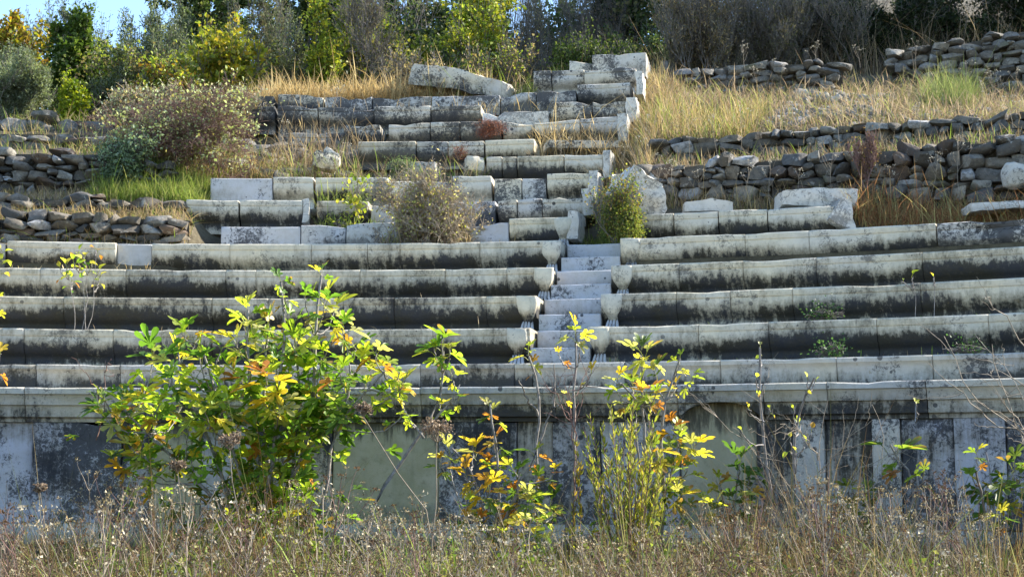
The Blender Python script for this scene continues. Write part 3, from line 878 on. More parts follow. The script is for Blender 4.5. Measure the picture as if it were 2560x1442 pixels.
boulder('fallen_block', p, (1.75, .7, .40), (.1, .19, -.15), 'slanting fallen marble block lying on the grass behind the top row', 'fallen block', M_WORN, 3, .10, .08, [((.6, 0, 1), .62), ((-.5, 0, 1), 1.0)])
p = cyl(1600, 492, R[6] - .25)
boulder('fallen_block', p, (.72, .6, .52), (.2, .62, .2), 'large cream boulder slumped right of the stairs', 'fallen block', M_FRESH, 4, .12, .2, [((1, 0, .8), .8)])
p = cyl(1612, 458, R[6] + .45)
boulder('fallen_block', p, (.55, .4, .22), (.1, .3, .3), 'flat broken slab lying behind the large cream boulder', 'fallen block', M_FRESH, 5, .10, .15)
p = cyl(1545, 480, R[6] + .1)
boulder('fallen_block', p, (.22, .35, .42), (.1, .1, .1), 'narrow upright broken stone left of the large cream boulder', 'fallen block', M_WORN, 6, .10, .15)
p = cyl(1768, 512, R[5] + .42)
boulder('fallen_block', p, (.62, .3, .22), (0, 0, 0), 'low gable shaped marble fragment behind the fifth row', 'fallen block', M_FRESH, 7, .04, .05, [((.55, 0, 1), .5), ((-.4, 0, 1), .45)])
p = cyl(2035, 503, R[5] + .45)
boulder('fallen_block', p, (.95, .55, .24), (0, .03, .05), 'pale rough slab resting on the end of the fifth row', 'fallen block', M_FRESH, 8, .06, .06, [((-.5, 0, 1), .85)])
p = cyl(2105, 545, R[5] + .2)
boulder('fallen_block', p, (.34, .5, .30), (0, .5, .1), 'wedge of white marble at the broken end of the fifth row', 'fallen block', M_FRESH, 9, .08, .1, [((1, 0, .8), .4)])
p = cyl(2500, 520, R[5] + .5)
boulder('fallen_block', p, (.8, .4, .10), (0, -.04, 0), 'low white slab half sunk in grass at the right edge', 'fallen block', M_FRESH, 10, .05, .06)
p = cyl(2540, 440, WALLS[5]['R'] - .25)
boulder('boulder', p, (.36, .3, .30), (0, 0, 0), 'big rounded grey boulder against the wall at the right edge', 'boulder', M_WALL, 11, .08, .75)
p = cyl(812, 408, R[8] - .1)
boulder('boulder', p, (.36, .34, .28), (.1, .2, .2), 'lichened boulder with a bright broken top in the hollow', 'boulder', M_WORN, 12, .12, .4)
p = cyl(828, 388, R[8] - .15)
boulder('fallen_block', p, (.20, .14, .12), (.3, .4, .2), 'small bright chip perched on the lichened boulder', 'fallen block', M_FRESH, 22, .08, .2)
p = cyl(1185, 412, R[8] + .05)
boulder('boulder', p, (.3, .3, .24), (0, 0, .2), 'small rounded white stone in the eighth row', 'boulder', M_WORN, 13, .06, .5)
p = cyl(1450, 368, R[9] + .1)
boulder('fallen_block', p, (1.05, .6, .11), (.05, -.02, .1), 'thin overhanging slab with a dark gap beneath it', 'fallen block', M_WORN, 14, .03, .05)
p = cyl(764, 530, R[6] + .05)
boulder('fallen_block', p, (.09, .34, .34), (0, .0, .1), 'bright rough broken end stone at the end of the short seat', 'fallen block', M_FRESH, 15, .05, .2)
for (a_, b_, nm, sd_) in ((465, 597, 'left', 31), (599, 757, 'right', 32)):
    pa, pb = phi_at(a_, R[6] - .12, Z[6]), phi_at(b_, R[6] - .12, Z[6])
    o = swept('seat_block', R[6] - .12, Z[6] - .02, .44, pa + .0003, pb - .0003, SEAT_PROF, .8, M_SEAT, .005, .62, .4, .02)
    tag(o, f'free standing seat block jutting over a dark hollow, {nm} one of the pair', 'seat block', 'marble seat blocks')
# end stones by the stairs with bright rough flanks
for (px_, y_, k, sx, sz) in ((1475, 515, 6, .16, .36), (1440, 572, 5, .13, .38), (1492, 470, 7, .12, .40), (1525, 420, 8, .12, .4), (1560, 330, 10, .16, .42), (1583, 285, 11, .16, .4), (1602, 220, 12, .12, .42)):
    p = cyl(px_, y_, R[k] + .3)
    boulder('end_stone', p, (sx, .62, sz), (0, 0, -.19), f'rough bright end stone on the stairs side of the {ROWN[k]}', 'end stone', M_FRESH, 40 + k, .06, .1)

print('WALLR', [(w['id'], round(w['R'], 2), [round(float(v), 2) for v in w['zb']], [round(float(v), 2) for v in w['zt']]) for w in WALLS])
# ------------------------------------------------------------------ vegetation tools
def tubes(P, rad, s=4):
    P = np.asarray(P, float); n, m, _ = P.shape
    rad = np.broadcast_to(np.asarray(rad, float), (n, m))
    T = np.gradient(P, axis=1); T /= np.linalg.norm(T, axis=2)[..., None] + 1e-9
    ref = np.where(np.abs(T[..., 2:3]) > .9, np.array([1., 0, 0]), np.array([0, 0, 1.]))
    A = np.cross(T, ref); A /= np.linalg.norm(A, axis=2)[..., None] + 1e-9
    B = np.cross(T, A)
    th = np.arange(s) * 2 * PI / s
    V = P[:, :, None] + rad[..., None, None] * (A[:, :, None] * np.cos(th)[None, None, :, None] + B[:, :, None] * np.sin(th)[None, None, :, None])
    i, k, j = np.meshgrid(np.arange(n), np.arange(m - 1), np.arange(s), indexing='ij')
    b0 = (i * m + k) * s
    Fs = np.stack([b0 + j, b0 + (j + 1) % s, b0 + s + (j + 1) % s, b0 + s + j], -1).reshape(-1, 4)
    return V.reshape(-1, 3), Fs

def unit(v): return v / (np.linalg.norm(v, axis=-1)[..., None] + 1e-9)

RHOMB = (np.array([(0, 0, 0), (.36, .42, .07), (0, 1, -.06), (-.36, .42, .07)]), np.array([(0, 1, 2), (0, 2, 3)]))
NARROW = (np.array([(0, 0, 0), (.13, .45, .03), (0, 1, -.04), (-.13, .45, .03)]), np.array([(0, 1, 2), (0, 2, 3)]))
def _oval():
    V = [(0, 0, 0), (.28, .22, .06), (.36, .5, .08), (.22, .8, .02), (0, 1.05, -.1), (-.22, .8, .02), (-.36, .5, .08), (-.28, .22, .06), (0, .5, -.02)]
    Fs = [(8, i, i + 1) for i in range(0, 7)] + [(8, 7, 0)]
    return np.array(V, float), np.array(Fs)
OVAL = _oval()
def _fig():
    """five lobed leaf with narrow waists, built as a fan with a raised midrib"""
    pts = []
    lobes = [(-78, .55, .16), (-38, .88, .16), (0, 1.08, .17), (38, .88, .16), (78, .55, .16)]
    out = [(-.07, -.10)]
    for (a, L, w) in lobes:
        t = math.radians(a); d = np.array([math.sin(t), math.cos(t)]); n_ = np.array([math.cos(t), -math.sin(t)])
        c = np.array([0, .12])
        for (f, ww) in ((.42, -.07), (.72, -w), (.93, -w * .8), (1.02, 0), (.93, w * .8), (.72, w), (.42, .07)):
            out.append(tuple(c + d * L * f + n_ * ww))
    out.append((.07, -.10))
    V = [(0, .12, 0.0)]
    for (x, y) in out:
        r2 = x * x + (y - .12) ** 2
        V.append((x, y, .10 * abs(x) - .16 * r2))
    n = len(out)
    Fs = [(0, 1 + i, 1 + (i + 1) % n) for i in range(n)]
    V = np.array(V, float)
    return V, np.array(Fs)[:, ::-1]
FIG = _fig()

def inst(T, pos, fwd, nrm, scale, curl=0.0, rg=RNG):
    V, Fs = T
    pos = np.asarray(pos, float); N = len(pos)
    fwd = unit(np.asarray(fwd, float)); nrm = np.asarray(nrm, float)
    nrm = nrm - fwd * np.sum(fwd * nrm, -1)[:, None]; nrm = unit(nrm)
    sd = np.cross(fwd, nrm)
    scale = np.broadcast_to(np.asarray(scale, float), (N,))
    X, Y, Zz = V[:, 0][None], V[:, 1][None], V[:, 2][None]
    if np.any(curl):
        cu = rg.normal(0, 1, (N, 1)) * curl; cv = np.abs(rg.normal(0, 1, (N, 1))) * curl
        Zz = Zz + cu * X * Y * .8 - cv * Y * Y * .5 + np.abs(X) * np.abs(rg.normal(0, 1, (N, 1))) * curl
    W = pos[:, None] + scale[:, None, None] * (X[..., None] * sd[:, None] + Y[..., None] * fwd[:, None] + Zz[..., None] * nrm[:, None])
    Fo = (Fs[None] + (np.arange(N) * len(V))[:, None, None]).reshape(-1, Fs.shape[1])
    return W.reshape(-1, 3), Fo

def rcol(n, pal, wts=None, var=.18, rg=RNG, per=1):
    pal = np.array(pal, float)
    w = None if wts is None else np.array(wts, float) / sum(wts)
    c = pal[rg.choice(len(pal), n, p=w)] * np.clip(1 + rg.normal(0, var, (n, 1)), .45, 1.7)
    c = np.repeat(np.concatenate([c, np.ones((n, 1))], 1), per, 0)
    return c

def grow(base, direction, length, radius, depth, rg, kids=4, spread=.75, up=.15, ratio=.68, wob=.12, start=.3):
    """recursive skeleton -> (list of polylines by level)"""
    lv = [[] for _ in range(depth)]
    def rec(p, d, L, r, k):
        m = 6
        pts = [p]; q = p; dd = d
        for i in range(m - 1):
            dd = dd + rg.normal(0, wob, 3) + np.array([0, 0, up * .25]); dd = dd / np.linalg.norm(dd)
            q = q + dd * L / (m - 1); pts.append(q)
        pts = np.array(pts)
        lv[depth - k].append((pts, np.linspace(r, r * (.55 if k > 1 else .3), m)))
        if k <= 1: return
        n = kids + (1 if rg.random() < .4 else 0)
        for i in range(n):
            t = start + (1 - start) * (i + rg.uniform(.2, .9)) / n
            t = min(t, .999)
            f = t * (m - 1); i0 = int(f)
            pp = pts[i0] * (1 - f + i0) + pts[min(m - 1, i0 + 1)] * (f - i0)
            ax = rg.normal(0, 1, 3); ax -= dd * ax.dot(dd); ax /= np.linalg.norm(ax)
            nd = dd * (1 - spread * .55) + ax * spread + np.array([0, 0, up])
            nd /= np.linalg.norm(nd)
            rec(pp, nd, L * ratio * rg.uniform(.5, 1.35), r * .55, k - 1)
        rec(pts[-1], dd, L * ratio * rg.uniform(.8, 1.1), r * .5, k - 1)
    rec(np.array(base, float), unit(np.array(direction, float)), length, radius, depth)
    return lv

def fit(lv, base, w, h, d):
    allp = np.concatenate([q for L in lv for q, _ in L])
    base = np.array(base, float)
    rel = allp - base
    sx = w / 2 / np.percentile(np.abs(rel[:, 0]), 99.3); sy = d / 2 / np.percentile(np.abs(rel[:, 1]), 99.3); sz = h / np.percentile(rel[:, 2], 99.6)
    S = np.array([sx, sy, sz])
    return [[((q - base) * S + base, r) for q, r in L] for L in lv]

def plant(name, base, size, label, cat, pal, wts=None, leaf=.06, nleaf=9000, depth=5, kids=3, stems=1, seed=1, tmpl=RHOMB, bark=None, mat=None,
          spread=.75, up=.2, ratio=.7, trunk=.06, sigma=.12, group=None, start=.3, curl=.15, twig=.004, droop=0.0, lvl=2, ground=.0, clump=.5, base_r=.15):
    rg = np.random.default_rng(seed)
    w, h, d = size
    lv = [[] for _ in range(depth)]
    for s in range(stems):
        dr = np.array([rg.normal(0, .6 if stems > 1 else .08), rg.normal(0, .45 if stems > 1 else .08), 1.0])
        ll = rg.uniform(.35, 1.25) if stems > 1 else 1.0
        b0 = np.array(base) + (np.array([rg.normal(0, base_r * w), rg.normal(0, base_r * d), 0]) if stems > 1 else 0)
        if stems > 3: trunk = min(trunk, .014)
        l1 = grow(b0, dr, ll, trunk * (1 if s == 0 else rg.uniform(.5, .9)), depth, rg, kids, spread, up, ratio, .12, start)
        for i in range(depth): lv[i] += l1[i]
    lv = fit(lv, base, w, h, d)
    root = empty(name, base, label, cat, group)
    Vs, Fs, off = [], [], 0
    for i, L in enumerate(lv):
        if not L: continue
        P = np.array([q for q, _ in L]); rd = np.maximum(np.array([r for _, r in L]), twig)
        v, f = tubes(P, rd, 5 if i < 2 else 3)
        Vs.append(v); Fs.append(f + off); off += len(v)
    mesh_obj('trunk' if cat == 'tree' else 'stem', np.concatenate(Vs), [np.concatenate(Fs)], bark or M_BARK, root, smooth=9)
    # leaves along the last twigs, in clumps
    tw = [q for L in lv[-lvl:] for q, _ in L]
    T = np.array(tw)
    wgt = rg.lognormal(0, clump * 2, len(T)); wgt /= wgt.sum()
    ix = rg.choice(len(T), nleaf, p=wgt)
    f = rg.uniform(.15, 1, nleaf) * (T.shape[1] - 1); i0 = np.minimum(f.astype(int), T.shape[1] - 2); fr = (f - i0)[:, None]
    p = T[ix, i0] * (1 - fr) + T[ix, i0 + 1] * fr + rg.normal(0, sigma, (nleaf, 3)) * .5
    td = unit(T[ix, i0 + 1] - T[ix, i0])
    fw = unit(td * .5 + rg.normal(0, .7, (nleaf, 3)) + np.array([0, 0, .1 - droop]))
    nr = rg.normal(0, .6, (nleaf, 3)) + np.array([0, 0, .8])
    keep = p[:, 2] > base[2] + ground
    p, fw, nr = p[keep], fw[keep], nr[keep]; n = len(p)
    # hue drifts over the crown
    v, fc = inst(tmpl, p, fw, nr, leaf * rg.uniform(.6, 1.25, n), curl, rg)
    c = rcol(n, pal, wts, .22, rg, 1)
    ph_ = rg.uniform(0, 6, 3)
    drift = 1 + .18 * (np.sin(p[:, 0] * 2.1 / max(.6, w * .35) + ph_[0]) * np.sin(p[:, 2] * 2.6 / max(.6, h * .35) + ph_[1]))
    c[:, :3] *= drift[:, None]
    mesh_obj('crown' if cat == 'tree' else 'foliage', v, [fc], mat or M_LEAF, root, col=np.repeat(c, len(tmpl[0]), 0))
    return root

def tree_at(name, px0, px1, ytop, ybase, D, label, cat, pal, **kw):
    """crown between px0..px1 and ytop..ybase at true depth D, standing on the terrain"""
    x = at((px0 + px1) / 2, ybase, D).x
    zb = float(terxy(x, D)) - .05
    zt = at((px0 + px1) / 2, ytop, D).z
    w = (px1 - px0) / F * D
    dd = kw.pop('dd', .8)
    return plant(name, (x, D, zb), (w, max(.5, zt - zb), w * dd), label, cat, pal, **kw)

# palettes (real leaf albedos)
OLIVE = [(.13, .16, .10), (.20, .24, .17), (.075, .10, .055), (.26, .29, .22)]
SILVER = [(.22, .26, .17), (.30, .34, .25), (.14, .18, .10)]
YELLOW = [(.36, .33, .03), (.26, .30, .035), (.42, .30, .03), (.20, .24, .04)]
YGREEN = [(.28, .35, .045), (.38, .42, .05), (.17, .24, .04), (.46, .42, .06)]
DGREEN = [(.07, .11, .035), (.10, .15, .045), (.045, .075, .025), (.16, .19, .07)]
ORANGE = [(.40, .20, .03), (.32, .25, .04), (.22, .13, .04)]
DRY = [(.34, .25, .15), (.26, .19, .11), (.42, .33, .20), (.20, .14, .09)]
GREYB = [(.20, .17, .13), (.14, .12, .10), (.27, .23, .17), (.12, .13, .07)]
EVER = [(.035, .055, .025), (.025, .042, .022), (.055, .075, .03), (.02, .03, .018)]

def scrub(label, n, px, D0, D1, h, seed, pal, size, sp=.9):
    rg = np.random.default_rng(seed); nc = 420
    D = rg.uniform(D0, D1, nc); x = (rg.uniform(px[0], px[1], nc) - 1280) / F * D; z = terxy(x, D) + rg.uniform(0, 1, nc) ** .8 * h
    ix = rg.integers(0, nc, n)
    p = np.stack([x, D, z], -1)[ix] + rg.normal(0, .33, (n, 3)) * np.array([1, 1, .7]) * sp
    v_, f_ = inst(RHOMB, p, rg.normal(0, 1, (n, 3)), rg.normal(0, .7, (n, 3)) + np.array([0, 0, .6]), size * rg.uniform(.6, 1.3, n), .2, rg)
    c = np.repeat(rcol(nc, pal, None, .25, rg, 1)[ix] * np.clip(rg.normal(1, .15, (n, 1)), .6, 1.5), 4, 0); c[:, 3] = 1
    o = mesh_obj('scrub', v_, [f_], M_LEAF, col=c, origin=tuple(p[0])); tag(o, label, 'scrub', kind='stuff')
scrub('distant green scrub closing the view under the left trees', 60000, (-200, 1000), 33, 40, 2.6, 91, [(.06, .09, .03), (.10, .14, .06), (.14, .17, .10), (.20, .20, .05)], .12)
scrub('distant dark scrub behind the yellow trees', 50000, (850, 1700), 34, 42, 3.6, 92, [(.06, .09, .03), (.10, .13, .05), (.16, .15, .08)], .13)
scrub('mixed olive and yellow scrub knitting the trees together above the left grass', 70000, (120, 1250), 28.8, 32, 1.9, 94, [(.13, .17, .09), (.20, .24, .12), (.26, .30, .05), (.10, .13, .05), (.34, .34, .06), (.20, .16, .09)], .085, .8)
scrub('brown and green scrub along the back edge of the grass', 26000, (420, 1330), 28.6, 30.5, .8, 93, DRY + [(.14, .17, .05), (.22, .24, .05)], .06, .6)
# far wood that closes the view behind the named trees
T_ = tree_at
T_('olive_tree', -60, 175, 128, 285, 27.0, 'silvery olive bush filling the left edge above the stone walls', 'tree', SILVER, leaf=.075, nleaf=26000, stems=5, depth=5, tmpl=NARROW, seed=11, sigma=.10, up=.35, ground=.0)
T_('autumn_tree', -130, 110, 38, 230, 31.0, 'orange yellow tree behind the silvery olive at the left edge', 'tree', YELLOW + ORANGE, leaf=.11, nleaf=9000, depth=5, seed=12)
T_('green_tree', 40, 290, 52, 270, 30.0, 'deep green tree between the silvery olive and the tall olive', 'tree', [(.07, .12, .02), (.11, .17, .03), (.045, .08, .02)], leaf=.10, nleaf=20000, depth=5, stems=2, seed=13)
T_('olive_tree', 110, 290, -6, 200, 36.0, 'tall airy olive reaching into the blue sky', 'tree', OLIVE, leaf=.10, nleaf=11000, depth=5, seed=14, tmpl=NARROW, clump=.6)
T_('olive_tree', -60, 130, 45, 200, 38.0, 'distant grey green olive at the far left under the sky', 'tree', OLIVE, leaf=.12, nleaf=9000, depth=5, seed=144, tmpl=NARROW, clump=.5)
T_('green_bush', 150, 215, 192, 285, 26.4, 'small bright yellow green bush beside the silvery olive', 'bush', [(.26, .33, .02), (.34, .36, .03), (.16, .24, .02)], leaf=.075, nleaf=3500, depth=4, stems=3, seed=15)
T_('olive_tree', 205, 450, 22, 270, 31.5, 'broad grey olive below the patch of blue sky', 'tree', OLIVE, leaf=.10, nleaf=26000, depth=5, stems=2, seed=16, tmpl=NARROW)
T_('olive_tree', 210, 330, 120, 280, 29.0, 'lower olive shoot in front of the broad grey olive', 'tree', OLIVE + [(.14, .17, .04)], leaf=.09, nleaf=10000, depth=5, stems=2, seed=17, tmpl=NARROW)
T_('autumn_bush', 375, 660, 55, 255, 27.6, 'golden yellow autumn shrub above the left grass', 'bush', YELLOW, wts=(4, 3, 2, 2), leaf=.12, nleaf=8000, depth=5, stems=5, seed=18, sigma=.15, clump=.5)
T_('autumn_bush', 290, 480, 175, 285, 26.6, 'straggly orange and green bramble at the foot of the golden shrub', 'bush', ORANGE + YGREEN, leaf=.09, nleaf=6000, depth=5, stems=5, seed=181)
T_('pine_tree', 370, 640, -160, 250, 34.0, 'dark tree with black branches hanging over the blue sky', 'tree', DGREEN, leaf=.11, nleaf=24000, depth=5, seed=19, bark=M_BARKD, clump=.7)
T_('olive_tree', 560, 760, -120, 250, 32.0, 'grey brown thicket tree right of the golden shrub', 'tree', OLIVE + GREYB, leaf=.09, nleaf=20000, depth=5, stems=5, seed=20, tmpl=NARROW, up=.3, spread=.65, lvl=3)
T_('yellow_tree', 670, 900, -60, 220, 29.5, 'bright yellow green tree with a thin dark trunk above the dry grass', 'tree', YGREEN, leaf=.10, nleaf=9000, depth=5, seed=21, bark=M_BARKD, stems=2, clump=.5)
T_('bare_tree', 850, 1130, -90, 230, 28.5, 'grey leafless spreading tree behind the slanting fallen block', 'tree', GREYB + [(.15, .17, .07)], leaf=.065, nleaf=11000, depth=6, kids=3, stems=3, seed=22, twig=.005, trunk=.03, tmpl=NARROW, ratio=.72)
T_('yellow_tree', 1020, 1320, -40, 180, 31.0, 'yellow leaved tree stretching right over the dry bank', 'tree', YGREEN + YELLOW[:2], leaf=.11, nleaf=9000, depth=5, seed=23, stems=2, clump=.5)
T_('pine_tree', 640, 900, -260, 200, 40.0, 'tall dark green tree behind the bright yellow green tree', 'tree', DGREEN + OLIVE[:1], leaf=.14, nleaf=24000, depth=5, seed=24, stems=2)
T_('olive_tree', 850, 1150, -220, 200, 38.0, 'grey green olive behind the leafless tree', 'tree', OLIVE, leaf=.13, nleaf=24000, depth=5, seed=25, stems=2, tmpl=NARROW)
T_('pine_tree', 1120, 1500, -260, 150, 41.0, 'dark green tree at the top of the picture behind the dry bank', 'tree', DGREEN + OLIVE[:1], leaf=.14, nleaf=24000, depth=5, seed=26, stems=3)
T_('pine_tree', 930, 1180, -120, 180, 36.0, 'dark green tree closing the gap left of the yellow leaved tree', 'tree', DGREEN + OLIVE[:2], leaf=.12, nleaf=20000, depth=5, seed=35, stems=3)
T_('dry_bush', 1130, 1330, 110, 225, 27.6, 'brown and green scrub above the slanting fallen block', 'bush', DRY + YGREEN[:2], leaf=.06, nleaf=8000, depth=5, stems=7, seed=27, up=.4)
T_('yellow_tree', 1120, 1340, 20, 180, 29.5, 'bright yellow green branches hanging over the dry bank', 'tree', YGREEN, leaf=.09, nleaf=7000, depth=5, seed=36, stems=3)
T_('yellow_tree', 690, 850, 10, 220, 28.6, 'sunlit yellow green sapling behind the golden grass', 'tree', YGREEN, leaf=.085, nleaf=6000, depth=5, seed=37, stems=2, bark=M_BARKD)
T_('dry_bush', 960, 1120, 130, 240, 26.6, 'twiggy brown scrub left of the slanting fallen block', 'bush', DRY + GREYB, leaf=.05, nleaf=5000, depth=5, stems=6, seed=28, up=.4)
T_('green_bush', 1330, 1560, 95, 210, 28.0, 'low green bush in the shade behind the topmost blocks', 'bush', [(.09, .14, .03), (.05, .085, .025), (.14, .17, .05)], leaf=.06, nleaf=18000, depth=5, stems=7, seed=29)
T_('green_bush', 1480, 1720, 60, 200, 30.0, 'dark green bush right behind the top corner', 'bush', DGREEN, leaf=.06, nleaf=18000, depth=5, stems=7, seed=30)
T_('olive_tree', 330, 560, 90, 270, 30.0, 'grey olive thicket between the broad olive and the golden shrub', 'tree', OLIVE, leaf=.09, nleaf=18000, depth=5, stems=4, seed=31, tmpl=NARROW)
T_('olive_tree', 600, 800, 60, 250, 29.0, 'silver green olive scrub behind the dry grass', 'tree', OLIVE + [(.20, .22, .08)], leaf=.08, nleaf=16000, depth=5, stems=5, seed=32, tmpl=NARROW)
T_('yellow_tree', 820, 1000, 60, 240, 29.2, 'yellow green scrub at the foot of the leafless tree', 'tree', YGREEN + DRY[:1], leaf=.08, nleaf=9000, depth=5, stems=5, seed=33)
T_('olive_tree', -80, 70, 60, 260, 28.5, 'pale olive overlapping the orange tree at the left edge', 'tree', SILVER, leaf=.08, nleaf=12000, depth=5, stems=3, seed=34, tmpl=NARROW)
# shaded brush on the steep bank at the upper right
bank = [(1180, 1420, -30, 90, 33, DRY, 'tawny dry brush on the bank under the yellow tree'), (1380, 1600, -60, 90, 34, DRY + GREYB, 'tall dry brush on the sunny bank crest'),
        (1640, 1860, -60, 140, 26.4, DRY + GREYB, 'tawny shaded brush left part of the steep bank'), (1800, 2050, -70, 130, 27, GREYB, 'grey leafless shaded brush in the middle of the steep bank'),
        (1960, 2200, -60, 120, 27.6, GREYB + EVER[:2], 'grey brush where the steep bank meets the dark thicket')]
for i, (a, b_, yt, yb, D, pal, lab) in enumerate(bank):
    T_('dry_bush', a, b_, yt, yb, D, lab, 'bush', pal, leaf=.08, nleaf=13000, depth=5, stems=16, seed=60 + i, up=.5, spread=.6, tmpl=NARROW, base_r=.28, ratio=.8, bark=M_BARK, twig=.003, lvl=3)
bank2 = [(2080, 2330, -80, 120, 27.8, 'dark evergreen thicket left of the upper right wall'), (2260, 2480, -80, 100, 28, 'dark evergreen thicket above the upper right wall'), (2420, 2680, -100, 80, 27.6, 'dark evergreen thicket in the upper right corner'),
         (1640, 1900, -230, 60, 32, 'dark thicket crowning the bank above the tawny brush'), (1860, 2150, -230, 60, 32.5, 'dark thicket crowning the bank above the grey brush'), (1400, 1700, -240, 60, 35, 'dark thicket crowning the bank behind the dry crest')]
for i, (a, b_, yt, yb, D, lab) in enumerate(bank2):
    T_('evergreen_bush', a, b_, yt, yb, D, lab, 'bush', EVER, leaf=.07, nleaf=22000, depth=5, stems=8, seed=70 + i, base_r=.22)
# tall evergreens up the hill on the right, which keep the bank in shade
for i, (x, y, h, w) in enumerate([(12.3, 34.5, 8.5, 7.5), (16, 35, 10, 8), (20, 36.5, 11, 9), (25, 38.5, 13, 10), (14, 39, 10, 9), (19, 41, 11, 9), (16.5, 32, 7, 5)]):
    plant('evergreen_tree', (x, y, float(terxy(x, y)) - .1), (w, h, w), 'tall evergreen on the hill to the right of the steep bank', 'tree', EVER, leaf=.22, nleaf=14000, depth=5, stems=2, seed=80 + i, sigma=.4, group='evergreens up the hill')

# ------------------------------------------------------------------ grasses
def blades(p, h, wd, rg, lean=.5, bend=.5, seg=3, head=0.0):
    n = len(p)
    az = rg.uniform(0, 2 * PI, n); d = np.stack([np.cos(az), np.sin(az), np.zeros(n)], -1)
    sd = np.stack([-np.sin(az + rg.normal(0, .8, n)), np.cos(az), np.zeros(n)], -1); sd = unit(sd)
    le = np.abs(rg.normal(0, lean, n)); be = np.abs(rg.normal(0, bend, n))
    V = []
    for k in range(seg + 1):
        t = k / seg
        c = p + d * (h * (le * t + be * t * t))[:, None] + np.array([0, 0, 1.]) * (h * (t - .35 * be * t * t))[:, None]
        ww = wd * (1 - t) if k == seg else wd * (1 - .55 * t)
        if head and k == seg - 1: ww = wd * head
        V += [c - sd * (ww / 2)[:, None] if np.ndim(ww) else c - sd * ww / 2, c + sd * (ww / 2)[:, None] if np.ndim(ww) else c + sd * ww / 2]
    V = np.stack(V, 1)   # n, 2(seg+1), 3
    m = 2 * (seg + 1)
    b0 = (np.arange(n) * m)[:, None]
    Fs = np.concatenate([b0 + np.array([[2 * k, 2 * k + 1, 2 * k + 3, 2 * k + 2]]) for k in range(seg)], 0)
    return V.reshape(-1, 3), Fs, m

def sample(n, px0, px1, r0, r1, rg, patch=0.0):
    rm = (r0 + r1) / 2; zm = float(ter(rm, phi_at((px0 + px1) / 2, rm, 5)))
    pa, pb = phi_at(px0, rm, zm), phi_at(px1, rm, zm)
    out = []
    r = rg.uniform(r0, r1, n * 2); ph = rg.uniform(pa, pb, n * 2)
    if patch:
        x, y = r * np.sin(ph), r * np.cos(ph)
        f = .5 + .5 * np.sin(x * 2.3 + 1.3 * np.sin(y * 1.9)) * np.sin(y * 3.1 + 1.7 * np.sin(x * 1.1 + 2))
        k = rg.random(len(r)) < (1 - patch) + patch * f ** 1.5
        r, ph = r[k], ph[k]
    r, ph = r[:n], ph[:n]
    return np.stack([C0[0] + r * np.sin(ph), C0[1] + r * np.cos(ph), ter(r, ph)], -1)

def grass(label, n, px, rr_, h, pal, wts=None, w=.009, seed=1, lean=.3, bend=.4, patch=.5, name='grass', head=0.0, mat=None, zoff=-.02):
    rg = np.random.default_rng(seed)
    p = sample(n, px[0], px[1], rr_[0], rr_[1], rg, patch); n = len(p)
    p[:, 2] += zoff
    hh = h * rg.lognormal(0, .35, n)
    v, f, m = blades(p, hh, w * rg.uniform(.6, 1.5, n), rg, lean, bend, 3, head)
    o = mesh_obj(name, v, [f], mat or M_STRAW, col=rcol(n, pal, wts, .2, rg, m), origin=tuple(p[0]))
    return tag(o, label, 'grass', kind='stuff')
GOLD = [(.56, .40, .19), (.46, .33, .15), (.62, .48, .26), (.36, .25, .12)]
PALEG = [(.38, .33, .18), (.30, .27, .14), (.24, .26, .09), (.42, .34, .22)]
GREENG = [(.22, .30, .05), (.30, .34, .08), (.16, .22, .04), (.36, .36, .12)]
PINKG = [(.36, .26, .18), (.27, .19, .13), (.42, .32, .23), (.22, .19, .10), (.28, .28, .10)]
grass('golden dry grass on the flat ground above the ruined rows', 22000, (480, 1240), (R[12] + .6, 28.2), .36, GOLD, w=.0065, seed=201, patch=.2, head=1.6)
grass('dry grass mixed with green beside the slanting block', 3500, (1180, 1400), (R[12] + .8, 28.0), .26, PALEG + GREENG, seed=202)
grass('tawny grass across the bank under the trees', 14000, (300, 1700), (28, 33), .30, DRY + PALEG, w=.009, bend=.3, seed=203)
grass('shaded dry grass up the steep right bank', 16000, (1550, 2750), (30.4, 40), .75, GREYB + DRY, w=.012, seed=204, bend=.6)
grass('pinkish dry grass over the upper right slope', 15000, (1630, 2700), (WALLS[6]['R'] + .35, 29), .22, PINKG, seed=205, patch=.6, bend=.7, head=1.3)
grass('yellow grass tufts along the upper right wall top', 3500, (1600, 1900), (WALLS[6]['R'] + .3, 24.5), .28, GOLD + GREENG[:2], seed=206, patch=.6)
grass('green grass tuft by the dark post', 2000, (2320, 2440), (25.5, 27.5), .38, [(.14, .19, .06), (.20, .25, .08), (.30, .30, .12)], seed=207, patch=.2)
grass('dry grass on the ridge against the ruined right end', 4200, (1570, 1680), (R[9], R[14] + .4), .22, GOLD + PINKG, seed=208, patch=.2)
grass('dry grass at the foot of the ruined right end', 2400, (1520, 1640), (R[7], R[9] + .3), .28, GOLD + PINKG, seed=209, patch=.2)
grass('dry weeds on the ledge of the tall right wall', 2200, (1620, 2560), (WALLS[5]['R'] + .3, WALLS[6]['R']), .15, DRY + GREENG[:1], seed=210, patch=.7)
grass('russet grass at the foot of the tall right wall', 4200, (2095, 2700), (R[5] + .3, WALLS[5]['R'] - .05), .30, [(.42, .22, .10), (.48, .32, .15), (.36, .16, .08), (.40, .36, .15)], seed=211, patch=.2, bend=.8)
grass('thin dry grass behind the fifth row', 1000, (1600, 2100), (R[5] + .7, WALLS[5]['R'] - .05), .22, GOLD + PINKG, seed=212)
grass('fresh green grass on the left slope', 5200, (230, 520), (WALLS[1]['R'] + .3, WALLS[1]['R'] + 1.3), .20, GREENG, seed=213, patch=.2)
